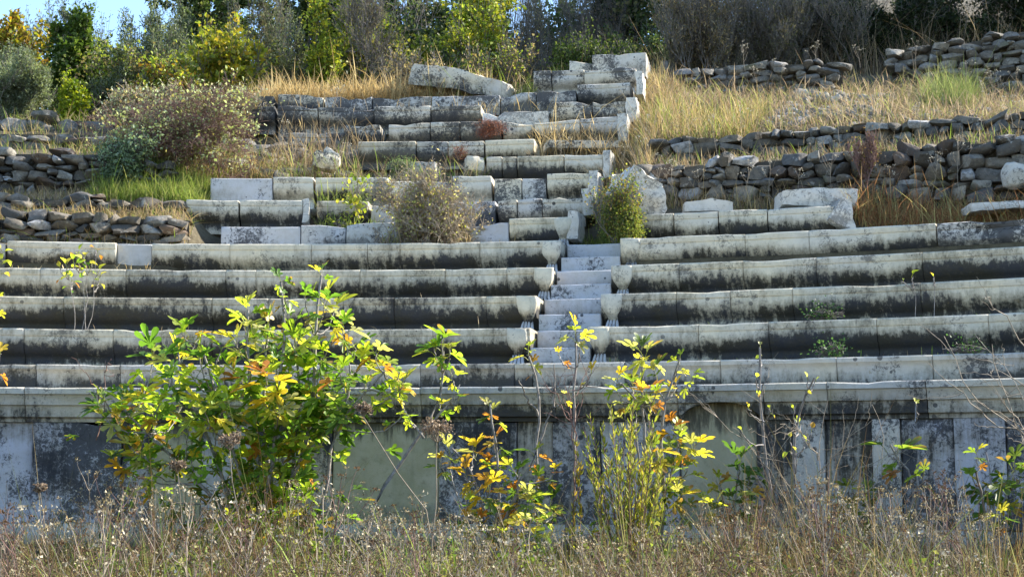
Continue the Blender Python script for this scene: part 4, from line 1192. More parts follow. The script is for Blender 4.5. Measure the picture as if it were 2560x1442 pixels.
grass('straw coloured grass on the left slope', 4200, (300, 700), (R[7] + .6, R[9] + .2), .28, GOLD + GREENG[:2], seed=214, patch=.3)
grass('dry tall grass in the hollow beside the ruined rows', 1500, (560, 860), (R[8] + .2, R[10]), .26, DRY + GOLD, seed=215, patch=.4)
grass('straw along the low left kerb walls', 3200, (-60, 480), (R[4] + .5, WALLS[1]['R'] - .05), .14, GOLD + PINKG + GREENG[:1], seed=216, patch=.4, bend=.8)
grass('dry grass behind the left kerb wall', 2000, (-60, 300), (WALLS[1]['R'] + .3, WALLS[2]['R'] - .05), .11, GOLD + PINKG, seed=217, patch=.3)
grass('grass tufts on the left wall ledges', 1200, (0, 420), (WALLS[2]['R'] + .3, WALLS[4]['R'] + .8), .18, GOLD + GREENG, seed=218, patch=.7)
grass('bright green grass at the head of the stairs', 1400, (1420, 1560), (R[4] + .15, R[5] + .6), .11, GREENG + [(.12, .22, .03)], seed=219, patch=0)
grass('green weeds between the right stair ends', 900, (1500, 1610), (R[5], R[7]), .16, GREENG, seed=220, patch=0)

# grass sprouting between the ruined seats: on the treads
def tread_grass(label, k, px0, px1, n, h, pal, seed, lean=.3):
    rg = np.random.default_rng(seed)
    pa, pb = phi_at(px0, R[k] + .6, Z[k]), phi_at(px1, R[k] + .6, Z[k])
    ph = rg.uniform(pa, pb, n); r = R[k] + rg.uniform(.45, .82, n)
    p = np.stack([C0[0] + r * np.sin(ph), C0[1] + r * np.cos(ph), np.full(n, Z[k] - .01)], -1)
    v, f, m = blades(p, h * rg.lognormal(0, .4, n), .007 * rg.uniform(.6, 1.4, n), rg, lean, .4, 3, 1.4)
    o = mesh_obj('grass', v, [f], M_STRAW, col=rcol(n, pal, None, .2, rg, m), origin=tuple(p[0]))
    tag(o, label, 'grass', kind='stuff')
for j, (k, a, b_, n, h, pal) in enumerate([(8, 1330, 1545, 260, .34, GOLD + DRY), (9, 1330, 1520, 160, .3, GOLD), (7, 890, 1210, 260, .28, DRY + GREENG), (8, 690, 900, 220, .34, DRY), (10, 700, 960, 60, .18, GOLD + DRY), (7, 700, 900, 260, .36, DRY + GREENG),
                                          (9, 1350, 1450, 90, .3, GOLD), (6, 790, 930, 160, .22, GREENG), (5, 790, 960, 160, .14, GREENG), (4, 950, 1180, 500, .2, DRY + PINKG), (11, 1060, 1400, 120, .2, GOLD), (12, 1060, 1340, 200, .3, GOLD + GREENG), (4, 1180, 1300, 30, .1, GOLD), (3, 280, 380, 60, .12, GOLD), (3, 10, 280, 50, .1, GOLD), (9, 690, 960, 160, .34, DRY), (11, 560, 1080, 110, .25, DRY), (1, 1600, 2500, 50, .07, GREENG), (2, 1560, 2500, 50, .07, DRY), (0, 1500, 2500, 60, .08, GREENG + DRY), (2, 0, 1300, 50, .08, DRY), (1, 0, 1250, 40, .08, DRY + GREENG), (3, 400, 1380, 50, .07, GOLD)]):
    tread_grass(f'dry tufts rooted in the joints behind the {ROWN.get(k, "ledge course")}, {"left" if b_ < 900 else "middle" if b_ < 1480 else "right"} part, {"wide" if b_ - a > 400 else "short"} patch', k, a, b_, n, h, pal, 300 + j)

# ------------------------------------------------------------------ shrubs among the ruins
def shrub_px(name, px, py, k_or_R, size, label, pal, **kw):
    """base at pixel (px,py) on radius R"""
    p = cyl(px, py, k_or_R)
    return plant(name, tuple(p), size, label, kw.pop('cat', 'bush'), pal, **kw)
PALEL = [(.50, .56, .40), (.38, .45, .28), (.58, .60, .44), (.26, .31, .16), (.40, .34, .22)]
shrub_px('pale_bush', 450, 430, R[8] - .1, (2.2, 1.2, 1.4), 'big pale leaved straggling bush covering the left wall end', [(.46, .52, .30), (.36, .42, .18), (.54, .55, .34), (.40, .36, .16)], leaf=.045, nleaf=7500, depth=6, kids=3, stems=9, seed=401, bark=M_REDTWIG, twig=.0025, up=.05, spread=.85, ratio=.76, clump=1.0, base_r=.3, tmpl=OVAL, curl=.1)
shrub_px('pale_bush', 300, 470, R[8] - .5, (1.0, .7, .8), 'darker pale leaved bush against the tall left wall', [(.22, .30, .20), (.30, .38, .28), (.12, .18, .10)], leaf=.045, nleaf=6000, depth=5, kids=3, stems=5, seed=402, bark=M_BARKD, spread=.8, clump=.4)
shrub_px('pale_bush', 420, 350, R[11] - .3, (2.6, .8, 1.2), 'twiggy pale bush on the ledge below the golden shrub', PALEL + DRY, leaf=.05, nleaf=12000, depth=6, kids=3, stems=7, seed=403, bark=M_PALETWIG, twig=.004, up=.3, clump=.5)
shrub_px('pink_bush', 1055, 606, R[5] - .12, (1.5, .86, .6), 'pinkish grey twiggy bush with pale yellow leaves in the middle of the seats', [(.46, .46, .14), (.54, .50, .22), (.38, .28, .20), (.44, .34, .26)], leaf=.036, nleaf=6500, depth=6, kids=3, stems=8, seed=404, bark=M_PALETWIG, twig=.0028, trunk=.012, up=.1, spread=.85, ratio=.76, clump=.7, base_r=.2, tmpl=OVAL)
shrub_px('green_bush', 1540, 606, R[5] - .25, (.62, .85, .6), 'upright yellow green bush at the head of the stairs', [(.20, .25, .05), (.30, .29, .07), (.12, .17, .04), (.36, .24, .07)], leaf=.034, nleaf=3600, depth=4, stems=13, seed=405, tmpl=RHOMB, up=1.0, bark=M_BARK, spread=.4, twig=.0018, trunk=.008, clump=.3, lvl=4, base_r=.22, kids=3)
shrub_px('green_bush', 1575, 608, R[5] - .3, (.55, .42, .4), 'low yellow green bush spreading right of the upright one', [(.24, .28, .06), (.34, .30, .08), (.14, .19, .05)], leaf=.03, nleaf=5000, depth=4, stems=12, seed=4051, tmpl=RHOMB, up=.4, bark=M_BARK, spread=.7, twig=.0018, trunk=.006, clump=.5, lvl=4, base_r=.25)
shrub_px('red_plant', 1215, 343, R[9] + .55, (.52, .26, .3), 'rust red cushion plant growing between the upper rows', [(.36, .10, .06), (.28, .08, .05), (.42, .17, .10)], leaf=.022, nleaf=2600, depth=5, stems=7, seed=406, tmpl=NARROW, bark=M_REDTWIG, twig=.0025, trunk=.01, cat='plant')
shrub_px('red_plant', 1146, 400, R[8] + .5, (.26, .22, .2), 'smaller rust red plant left below the cushion one', [(.36, .10, .06), (.28, .08, .05), (.30, .22, .08)], leaf=.02, nleaf=900, depth=4, stems=5, seed=407, tmpl=NARROW, bark=M_REDTWIG, twig=.0025, trunk=.01, cat='plant')
shrub_px('green_plant', 1000, 438, R[7] + .5, (.42, .22, .25), 'feathery green plant on the seats below the rubble', [(.16, .24, .10), (.22, .30, .14)], leaf=.03, nleaf=1600, depth=4, stems=7, seed=408, tmpl=NARROW, twig=.0025, trunk=.01, cat='plant')
shrub_px('green_plant', 895, 545, R[6] - .1, (.40, .62, .3), 'thin green sapling with a pale leaning branch beside the middle bush', YGREEN, leaf=.07, nleaf=110, depth=4, kids=2, stems=2, seed=409, tmpl=OVAL, bark=M_PALETWIG, trunk=.012, cat='plant')
shrub_px('green_plant', 845, 568, R[5] + .5, (.3, .12, .2), 'tiny bright green plant left of the thin sapling', YGREEN, leaf=.06, nleaf=60, depth=3, kids=2, stems=3, seed=4091, tmpl=NARROW, trunk=.006, cat='plant')
shrub_px('dry_bush', 2165, 470, WALLS[5]['R'] - .3, (.4, .7, .3), 'tall rust brown weed leaning on the tall right wall', [(.22, .12, .06), (.30, .18, .08), (.16, .14, .05)], leaf=.026, nleaf=450, depth=5, stems=4, seed=410, bark=M_REDTWIG, twig=.003, up=.6, clump=.5, trunk=.012)
shrub_px('green_plant', 2060, 802, R[2] - .35, (.35, .12, .15), 'dark green weed in the joint above the lowest right row', [(.04, .10, .04), (.07, .14, .05)], leaf=.03, nleaf=350, depth=4, stems=5, seed=411, cat='plant', trunk=.005)
shrub_px('green_plant', 2085, 895, R[1] - .35, (.32, .14, .15), 'dark green weed at the foot of the lowest right row', [(.04, .10, .04), (.07, .14, .05)], leaf=.03, nleaf=350, depth=4, stems=5, seed=412, cat='plant', trunk=.005)
shrub_px('green_plant', 2420, 885, R[1] - .35, (.36, .08, .15), 'flat dark green weed far right at the foot of the lowest row', [(.04, .10, .04), (.07, .14, .05)], leaf=.025, nleaf=350, depth=4, stems=5, seed=413, cat='plant', trunk=.005)

# umbel weeds with pale heads standing in front of the walls: each its own plant
def weed(name, p, h, seed, label, heads=7, pal=((.36, .31, .24),), fl=.018, cat='weed', group=None, bark=None, r=.0035, leanx=None, spread=.35, nfl=9, twigs=0):
    rg = np.random.default_rng(seed)
    m = 7
    root = empty(name, tuple(p), label, cat, group)
    P0 = np.array(p, float)
    lean = rg.normal(0, .12, 2) if leanx is None else np.array([leanx, rg.normal(0, .1)])
    L = []; tips = []
    t = np.linspace(0, 1, m)[:, None]
    main = P0 + np.concatenate([lean[0] * h * t ** 1.3 + .03 * h * np.sin(t * 5 + rg.uniform(0, 6)), lean[1] * h * t ** 1.3, h * t], 1)
    L.append((main, np.linspace(r, r * .5, m))); tips.append(main[-1])
    for i in range(heads - 1):
        f = rg.uniform(.35, .92); b0 = P0 + (main[-1] - P0) * 0
        i0 = int(f * (m - 1)); q = main[i0] + (main[min(m - 1, i0 + 1)] - main[i0]) * (f * (m - 1) - i0)
        a = rg.uniform(0, 2 * PI); l = h * spread * (1.15 - f) * rg.uniform(.7, 1.5)
        d = np.array([math.cos(a) * .75, math.sin(a) * .75, rg.uniform(.5, 1.1)])
        br = q + d * l * t + np.array([0, 0, 1]) * (l * .3 * t ** 2) + np.concatenate([rg.normal(0, .02 * l, (m, 3))])
        br[0] = q
        L.append((br, np.linspace(r * .6, r * .35, m))); tips.append(br[-1])
    v, f = tubes(np.array([a for a, _ in L]), np.array([b for _, b in L]), 3)
    mesh_obj('stem', v, [f], bark or M_PALETWIG, root)
    tp = np.repeat(np.array(tips), nfl, 0); n = len(tp)
    tp = tp + rg.normal(0, fl * .9, (n, 3)) * np.array([1, 1, .6])
    v, f = inst(RHOMB, tp, rg.normal(0, 1, (n, 3)) + np.array([0, 0, .6]), rg.normal(0, 1, (n, 3)), fl * rg.uniform(.7, 1.4, n), .3, rg)
    tag(mesh_obj('inflorescence', v, [f], M_FLUFF, root, col=rcol(n, pal, None, .25, rg, 4)), kind='stuff')
    return root
PALEH = [(.50, .44, .34), (.38, .32, .24), (.60, .56, .46)]
rgw = np.random.default_rng(5)
wspots = [(1640, 520, R[6]), (1690, 510, R[6]), (1745, 515, R[6]), (1865, 505, R[6]), (1925, 505, R[6]), (1990, 500, R[6]), (2080, 500, R[6]), (2230, 500, R[6]), (2330, 490, R[6]), (2400, 480, R[6]),
          (1720, 390, WALLS[6]['R'] - .4), (1790, 392, WALLS[6]['R'] - .4), (1850, 385, WALLS[6]['R'] - .4), (2100, 365, WALLS[6]['R'] - .4), (2200, 350, WALLS[6]['R'] - .4), (2300, 340, WALLS[6]['R'] - .4), (2450, 325, WALLS[6]['R'] - .4), (2530, 320, WALLS[6]['R'] - .4),
          (1870, 210, 27), (1930, 200, 27.3), (2040, 195, 27.6), (2290, 180, 27.8), (2480, 260, 26), (2540, 250, 26), (2420, 250, 26.5), (2150, 170, 28), (1900, 260, 25.5),
          (1590, 470, R[7]), (1560, 430, R[8] - .2), (1600, 400, R[8]), (1400, 415, R[8] - .1), (740, 430, R[8] + .2), (800, 440, R[7] + .5), (870, 425, R[8]), (680, 420, R[8] + .3), (620, 430, R[8]), (650, 300, R[10]), (830, 300, R[10])]
for i, (x, y, rr_) in enumerate(wspots):
    p = cyl(x, y, rr_)
    weed('dry_weed', p, rgw.uniform(.35, .75), 500 + i, 'dry branching weed with small pale seed heads among the walls and ruins', heads=int(rgw.integers(6, 11)), pal=PALEH, fl=.016, group='dry weeds among the ruins', spread=.4, nfl=6)

# thin sprouts on the treads
sp = cyl(200, 738, R[2] + .30)
# ------------------------------------------------------------------ figs in front of the podium
FIGG = [(.17, .29, .03), (.28, .40, .04), (.11, .22, .03), (.38, .46, .045)]
FIGY = [(.52, .52, .06), (.42, .48, .06), (.58, .50, .06), (.48, .46, .16)]
FIGO = [(.52, .28, .03), (.45, .18, .04), (.56, .40, .04)]

def fig(label, base_px, D, stems, tips, seed, pal, wts, leaf=.20, D_spread=.5, name='fig_bush', low=None, nl=(6, 9), tmpl=None, twig_r=.006, bark=None, cat='bush', lowpal=None):
    """stems: list of pixel polylines; tips: list of (px,py[,size]) rosettes; all at depth about D"""
    rg = np.random.default_rng(seed)
    bx, by = base_px
    b0 = at(bx, by, D)
    zg = float(terxy(b0.x, D))
    base = np.array([b0.x, D, zg])
    root = empty(name, tuple(base), label, cat)
    m = 12
    polys, rads = [], []
    spts = []
    for s in stems:
        pts = []
        dd = rg.normal(0, D_spread * .4)
        n = len(s)
        for i, q in enumerate(s):
            pts.append(np.array(at(q[0], q[1], D + (dd * i / max(1, n - 1)))))
        if by - s[0][1] < 60 and s[0][1] > by - 400 and len(s[0]) < 3:
            pts = [base + rg.normal(0, .05, 3) * np.array([1, 1, 0])] + pts
        pts = np.array(pts)
        seg = np.concatenate([[0], np.cumsum(np.linalg.norm(np.diff(pts, axis=0), axis=1))])
        tt = np.linspace(0, seg[-1], m)
        P = np.stack([np.interp(tt, seg, pts[:, k]) for k in range(3)], -1)
        # round the corners
        for _ in range(2): P[1:-1] = P[1:-1] * .5 + (P[:-2] + P[2:]) * .25
        P[1:-1] += rg.normal(0, .008, (m - 2, 3))
        r0 = .009 + .006 * seg[-1] if D < 14 else .006
        polys.append(P); rads.append(np.linspace(r0, r0 * .4, m)); spts.append(P)
    S = np.concatenate(spts)
    LV = []
    for q in tips:
        tx, ty = q[0], q[1]; k = q[2] if len(q) > 2 else 1.0
        T = np.array(at(tx, ty, D + rg.normal(0, D_spread * .5)))
        below = S[S[:, 2] < T[2] - .06]
        if len(below) == 0: below = S[np.argsort(S[:, 2])[:3]]
        d_ = np.linalg.norm((below - T) * np.array([1.6, .6, .7]), axis=1)
        a = below[np.argmin(d_)]
        t = np.linspace(0, 1, m)[:, None]
        out = T - a; L = np.linalg.norm(out)
        hor = out.copy(); hor[2] = 0
        P = a + out * t + hor * (np.sin(t * PI) * .12) - np.array([0, 0, 1]) * (np.sin(t * PI) * .10 * L) + np.concatenate([rg.normal(0, .006, (m, 3))])
        P[0] = a
        polys.append(P); rads.append(np.linspace(twig_r * 1.3, twig_r * .7, m))
        LV.append((T, unit(P[-1] - P[-4]), k, P))
    v, f = tubes(np.array(polys), np.array(rads), 5)
    mesh_obj('stem', v, [f], bark or M_FIGBARK, root, smooth=9)
    pos, fw, nr, sc_, cc, pet = [], [], [], [], [], []
    for T, ax, k, P in LV:
        n = int(rg.integers(nl[0], nl[1]) * min(1.3, max(.5, k)))
        ph0 = rg.uniform(0, 6.28)
        mode = rg.choice(3, p=np.array(wts) / sum(wts))
        for i in range(n):
            t = i / max(1, n - 1)
            az = ph0 + i * 2.4
            down = t                                   # outer/older leaves hang lower
            e = math.radians(62 - 75 * down + rg.normal(0, 10))
            d = np.array([math.cos(az) * math.cos(e), math.sin(az) * math.cos(e), math.sin(e)])
            d = d * .85 + ax * .25
            d /= np.linalg.norm(d)
            o_ = T - ax * (.02 + .17 * down * k) 
            s_ = leaf * k * (.55 + .5 * math.sin(PI * (.25 + .6 * t))) * rg.uniform(.75, 1.2)
            p0 = o_; p1 = o_ + d * s_ * .42
            pet.append(np.array([p0, (p0 + p1) / 2 + [0, 0, .01], p1]))
            pos.append(p1); 
            f_ = d + np.array([0, 0, -.35 - .35 * down]); fw.append(f_)
            nr.append(np.array([-d[0] * .45, -d[1] * .45, 1.0]) + rg.normal(0, .25, 3)); sc_.append(s_)
            md = mode if rg.random() < .7 else rg.choice(3, p=np.array(wts) / sum(wts))
            # older leaves turn first
            if down > .75 and rg.random() < .12: md = 2
            cset = [pal, FIGY, FIGO][md]
            c = np.array(cset[rg.integers(0, len(cset))]) * rg.uniform(.75, 1.2)
            cc.append((*c, 1))
    if low:   # leaves along the stems in the dense lower part: (n, zmin, zmax)
        n, z0, z1 = low
        pp = S[(S[:, 2] > z0) & (S[:, 2] < z1)]
        for i in range(n):
            q = pp[rg.integers(0, len(pp))] + rg.normal(0, 1, 3) * np.array([.20, .16, .10])
            az = rg.uniform(0, 6.28); d = np.array([math.cos(az), math.sin(az), rg.uniform(-.2, .8)]); d /= np.linalg.norm(d)
            s_ = leaf * rg.uniform(.45, 1.05)
            pet.append(np.array([q, q + d * s_ * .2, q + d * s_ * .4]))
            pos.append(q + d * s_ * .4); fw.append(d + np.array([0, 0, -.4])); nr.append(np.array([-d[0] * .4, -d[1] * .4, 1]) + rg.normal(0, .3, 3)); sc_.append(s_)
            lp = lowpal or pal
            c = np.array(lp[rg.integers(0, len(lp))]) * rg.uniform(.7, 1.15)
            if rg.random() < .10: c = np.array(FIGY[rg.integers(0, 4)])
            cc.append((*c, 1))
    pv, pf = tubes(np.array(pet), .0028, 3)
    T_ = tmpl or FIG
    v, f = inst(T_, pos, fw, nr, np.array(sc_) * .72, .35, rg)
    nv = len(T_[0]); col = np.repeat(np.array(cc), nv, 0).reshape(-1, nv, 4)
    br = rg.random((len(cc), 1)) < .22
    edge = (np.linalg.norm(T_[0][:, :2], axis=1) > .8)[None] & br & (rg.random((len(cc), nv)) < .6)
    col[edge] = (.30, .16, .05, 1)
    col[..., :3] *= np.clip(rg.normal(1, .10, (len(cc), nv, 1)), .7, 1.3)
    col = col.reshape(-1, 4)
    mesh_obj('foliage', np.concatenate([v, pv]), [f, pf + len(v)], M_FIG, root, col=np.concatenate([col, np.tile([.30, .32, .08, 1], (len(pv), 1))]), smooth=9)
    return root

DF = 12.6
stemsA = [[(640, 1330), (650, 1200), (640, 1080), (620, 960), (615, 820), (620, 775)],
          [(650, 1330), (680, 1150), (700, 1000), (715, 860), (715, 745), (702, 705)],
          [(660, 1330), (760, 1150), (790, 1010), (785, 860), (795, 760), (803, 690)],
          [(600, 1330), (560, 1180), (500, 1060), (450, 950), (440, 840)],
          [(600, 1330), (520, 1220), (400, 1120), (340, 1050), (280, 1000)],
          [(700, 1330), (740, 1180), (745, 1080), (745, 960), (735, 830)],
          [(820, 1190), (835, 1080), (850, 1030), (900, 990), (960, 930)],
          [(850, 1040), (880, 950), (860, 840)], [(840, 1080), (790, 1010), (800, 900)],
          [(640, 1330), (590, 1150), (545, 1000), (500, 860)], [(700, 1330), (660, 1100), (660, 900), (675, 820)]]
stemsA[6].insert(0, (790, 1330))
tipsA = [(805, 680, .7), (702, 703, .6), (712, 740, .5), (762, 738, .6), (812, 745, 1.1), (835, 775, 1.0), (620, 770, 1.0), (612, 815, .9), (452, 830, 1.1), (492, 850, .8), (672, 808, 1.0), (730, 800, .9), (590, 850, .9), (555, 870, .6),
         (385, 885, 1.1), (440, 885, 1.0), (500, 895, .9), (660, 860, 1.1), (735, 862, 1.0), (780, 870, .9), (818, 880, 1), (857, 815, .9), (890, 870, .9), (937, 878, .8), (627, 905, 1), (690, 910, 1), (850, 930, .8), (905, 905, .8),
         (365, 965, 1.0), (430, 950, .9), (480, 945, 1.0), (545, 945, .9), (600, 950, 1), (665, 945, 1.1), (720, 930, 1), (770, 940, 1), (830, 975, .8), (972, 925, 1), (985, 985, .9), (1010, 955, .9), (915, 960, .5),
         (262, 1000, .8), (310, 1010, 1.0), (345, 1010, .9), (400, 1000, 1), (455, 1010, .9), (510, 1020, 1), (560, 1010, 1), (640, 1000, 1), (700, 1000, 1), (755, 1000, 1), (265, 1050, .9), (330, 1070, 1), (390, 1050, 1), (470, 1070, .9),
         (480, 1105, .7), (540, 1080, 1), (600, 1060, 1), (660, 1070, 1.1), (720, 1070, 1), (770, 1080, .8), (820, 1020, .6), (1005, 1040, .5), (330, 1120, .9), (360, 1160, 1), (290, 1150, .8), (420, 1130, .8), (590, 1130, .8), (650, 1140, 1.1), (700, 1140, 1.1), (740, 1130, 1), (690, 1200, 1.1), (740, 1210, 1), (640, 1220, 1), (590, 1210, .8), (660, 1275, 1),
         (720, 1270, 1), (760, 1250, .9), (380, 1215, .8), (330, 1250, .8), (610, 1290, .9), (480, 1150, .6)]
fig('big green and yellow fig bush sprawling in front of the podium', (650, 1345), DF, stemsA, tipsA, 1001, FIGG, (6.0, 3.2, .5), leaf=.215, low=(430, .7, 2.15), lowpal=[(.12, .22, .03), (.18, .30, .04), (.09, .17, .025)], D_spread=.75)
fig('slanting bare fig branch with a few yellow leaves right of the big bush', (925, 1260), 12.4, [[(925, 1260), (985, 1170), (1060, 1090), (1090, 1040), (1120, 960), (1108, 870)], [(1060, 1095), (1010, 1030), (995, 960), (1000, 930)], [(1085, 1050), (1130, 1000), (1150, 960)]],
    [(1105, 850, 1.1), (1128, 868, .8), (1085, 870, .7), (1005, 960, .8), (1025, 1040, .5), (1100, 1010, .8), (1150, 985, .5), (1128, 930, .6)], 1002, FIGG, (4, 4, .6), leaf=.19)
fig('small orange and yellow fig bush at the centre of the podium', (1230, 1330), 12.2, [[(1230, 1330), (1200, 1220), (1160, 1140), (1130, 1120)], [(1240, 1330), (1250, 1200), (1240, 1100), (1225, 1010)], [(1250, 1330), (1300, 1210), (1340, 1130)], [(1240, 1330), (1290, 1260), (1300, 1180)], [(1230, 1330), (1150, 1270), (1130, 1200)]],
    [(1125, 1130, 1), (1100, 1150, .6), (1185, 1120, .8), (1160, 1180, .9), (1225, 1020, .8), (1235, 1095, .9), (1250, 1160, .9), (1285, 1175, 1), (1340, 1130, .8), (1225, 1215, 1), (1280, 1235, 1.1), (1180, 1250, .9), (1330, 1250, .9), (1390, 1180, .7), (1350, 1200, .8), (1250, 1290, .9), (1380, 1260, .9), (1160, 1300, .8)], 1003,
    [(.10, .18, .03), (.18, .26, .04)], (3.5, 3.5, 3.2), leaf=.18)
fig('thin dark stem topped with orange leaves in front of the stairs', (1345, 1300), 12.9, [[(1345, 1300), (1340, 1150), (1350, 1020), (1345, 930), (1322, 890)], [(1430, 1300), (1440, 1100), (1430, 960), (1440, 860)], [(1350, 1100), (1390, 1000), (1385, 910)], [(1345, 1040), (1315, 985), (1296, 950)]],
    [(1440, 828, 1.0), (1320, 870, .9), (1330, 910, .7), (1395, 885, .6), (1450, 870, .5), (1412, 985, .5), (1480, 930, .6)], 1004, [(.30, .32, .05)], (1, 3, 3), leaf=.17, nl=(3, 6))
fig('yellow and orange fig shoots standing before the right end of the ledge', (1640, 1290), 12.6, [[(1640, 1290), (1620, 1150), (1600, 1020), (1605, 900)], [(1640, 1290), (1650, 1100), (1590, 980), (1555, 960)], [(1650, 1290), (1680, 1180), (1700, 1090)], [(1660, 1250), (1650, 1060), (1670, 960), (1700, 895)], [(1640, 1290), (1600, 1180), (1590, 1080)]],
    [(1600, 880, 1.1), (1635, 925, .9), (1545, 945, .8), (1580, 960, .9), (1610, 975, .9), (1545, 985, .7), (1640, 985, .7), (1560, 1040, .7), (1590, 1030, .6), (1700, 890, .6), (1738, 935, .7), (1690, 960, .5), (1705, 1090, 1.2), (1740, 1110, .9), (1680, 1060, .8), (1680, 1120, .9), (1640, 1130, .9), (1720, 1170, .9), (1660, 1200, .9), (1700, 1240, .9)], 1005, [(.14, .22, .03), (.24, .32, .04)], (2.5, 4, 1.8), leaf=.175, low=(26, 1.0, 1.5))
fig('dark green fig seedling inside the shaded niche', (1830, 1300), 12.75, [[(1830, 1300), (1845, 1200), (1850, 1150)], [(1830, 1300), (1800, 1230), (1790, 1200)], [(1830, 1300), (1880, 1220), (1900, 1180)]],
    [(1850, 1150, 1.1), (1870, 1190, .8), (1800, 1200, .8), (1790, 1260, .9), (1900, 1185, .7), (1835, 1250, 1), (1880, 1260, .7)], 1006, [(.07, .14, .03), (.10, .18, .03)], (9, .6, .1), leaf=.17)
fig('spindly shoot with paired yellow leaves left of the narrow pilaster', (1930, 1330), 12.3, [[(1930, 1330), (1925, 1180), (1905, 1060), (1895, 930), (1900, 870)], [(1985, 1330), (1980, 1150), (1990, 1050), (2020, 960), (2035, 945)]],
    [(1900, 865, .45), (1890, 945, .55), (1985, 1020, .45), (2020, 945, .5), (2040, 948, .4), (2000, 1060, .6), (1975, 1095, .6), (1990, 1125, .5), (2030, 1075, .5), (1870, 1020, .4), (1925, 1020, .35), (1853, 1075, .4)], 1007, [(.32, .36, .05)], (1.5, 5, 1), leaf=.17, nl=(3, 5), tmpl=OVAL)
fig('lone sprig with one big yellow lobed leaf before the second pilaster', (2260, 1320), 12.2, [[(2260, 1320), (2300, 1200), (2240, 1140), (2225, 1110)], [(2290, 1320), (2300, 1100), (2290, 1010)]],
    [(2215, 1128, 1.2), (2290, 1010, .5), (2310, 1185, .8), (2290, 1170, .5)], 1008, [(.20, .28, .04)], (1, 6, .3), leaf=.19, nl=(3, 5))
fig('small fig at the right edge with drooping green and yellow leaves', (2490, 1330), 11.6, [[(2490, 1330), (2480, 1200), (2465, 1130)], [(2490, 1330), (2520, 1220), (2540, 1160)], [(2490, 1330), (2450, 1240), (2440, 1180)]],
    [(2440, 1125, .6), (2535, 1160, .9), (2510, 1215, .9), (2450, 1215, .9), (2470, 1260, .9), (2540, 1230, .9), (2555, 1190, .8), (2500, 1290, .7), (2430, 1190, .8)], 1009, [(.09, .16, .03), (.14, .20, .03)], (5, 3, 1.2), leaf=.18)
fig('low fig seedling with yellow green leaves behind the weeds on the right', (2150, 1330), 12.4, [[(2150, 1330), (2140, 1260), (2120, 1230)], [(2150, 1330), (2180, 1260), (2160, 1210)]],
    [(2130, 1220, .8), (2160, 1225, .8), (2100, 1245, .7), (2180, 1270, .8), (2130, 1290, .8)], 1010, [(.16, .20, .04)], (3, 3, 1), leaf=.17)
# sapling on the tread at the left
fig('young fig sapling rooted on the lowest treads at the left', (200, 736), 15.3, [[(215, 738), (205, 700), (195, 650)], [(240, 738), (232, 700), (240, 640)], [(188, 735), (170, 700), (168, 670)], [(222, 738), (210, 690), (215, 660)]],
    [(195, 630, .7), (238, 622, .7), (210, 645, .8), (165, 660, 1), (185, 655, .8), (230, 660, .7), (245, 680, .7), (180, 700, .7), (250, 690, .6), (150, 670, .6)], 1011, FIGG, (4, 3, 1), leaf=.15, D_spread=.15, nl=(5, 8), tmpl=OVAL)
fig('yellow leaved sprig poking in at the left edge by the fourth row', (-20, 700), 15.6, [[(-20, 700), (0, 660), (2, 620)]], [(4, 625, .8), (-4, 655, .9), (8, 650, .6), (0, 600, .4)], 1012, [(.3, .33, .05)], (3, 3, 0), leaf=.16, D_spread=.1, tmpl=OVAL)
fig('orange autumn leaf hanging on a twig at the left edge', (-60, 1330), 11.5, [[(-60, 1330), (-50, 1050), (-15, 890)], [(-50, 1050), (-30, 800), (-8, 735)]], [(2, 885, .9), (0, 745, .55)], 1013, [(.4, .3, .04)], (0, 1, 3), leaf=.18, D_spread=.1, nl=(4, 6))
fig('three yellow green leaves lying on the second row at the right', (2290, 700), 14.2, [[(2290, 706), (2285, 700), (2280, 695)], [(2340, 702), (2338, 698), (2335, 694)]], [(2280, 690, .75), (2335, 692, .6), (2255, 700, .4)], 1014, [(.28, .34, .03)], (4, 2, 0), leaf=.13, D_spread=.02, nl=(2, 3), tmpl=OVAL)

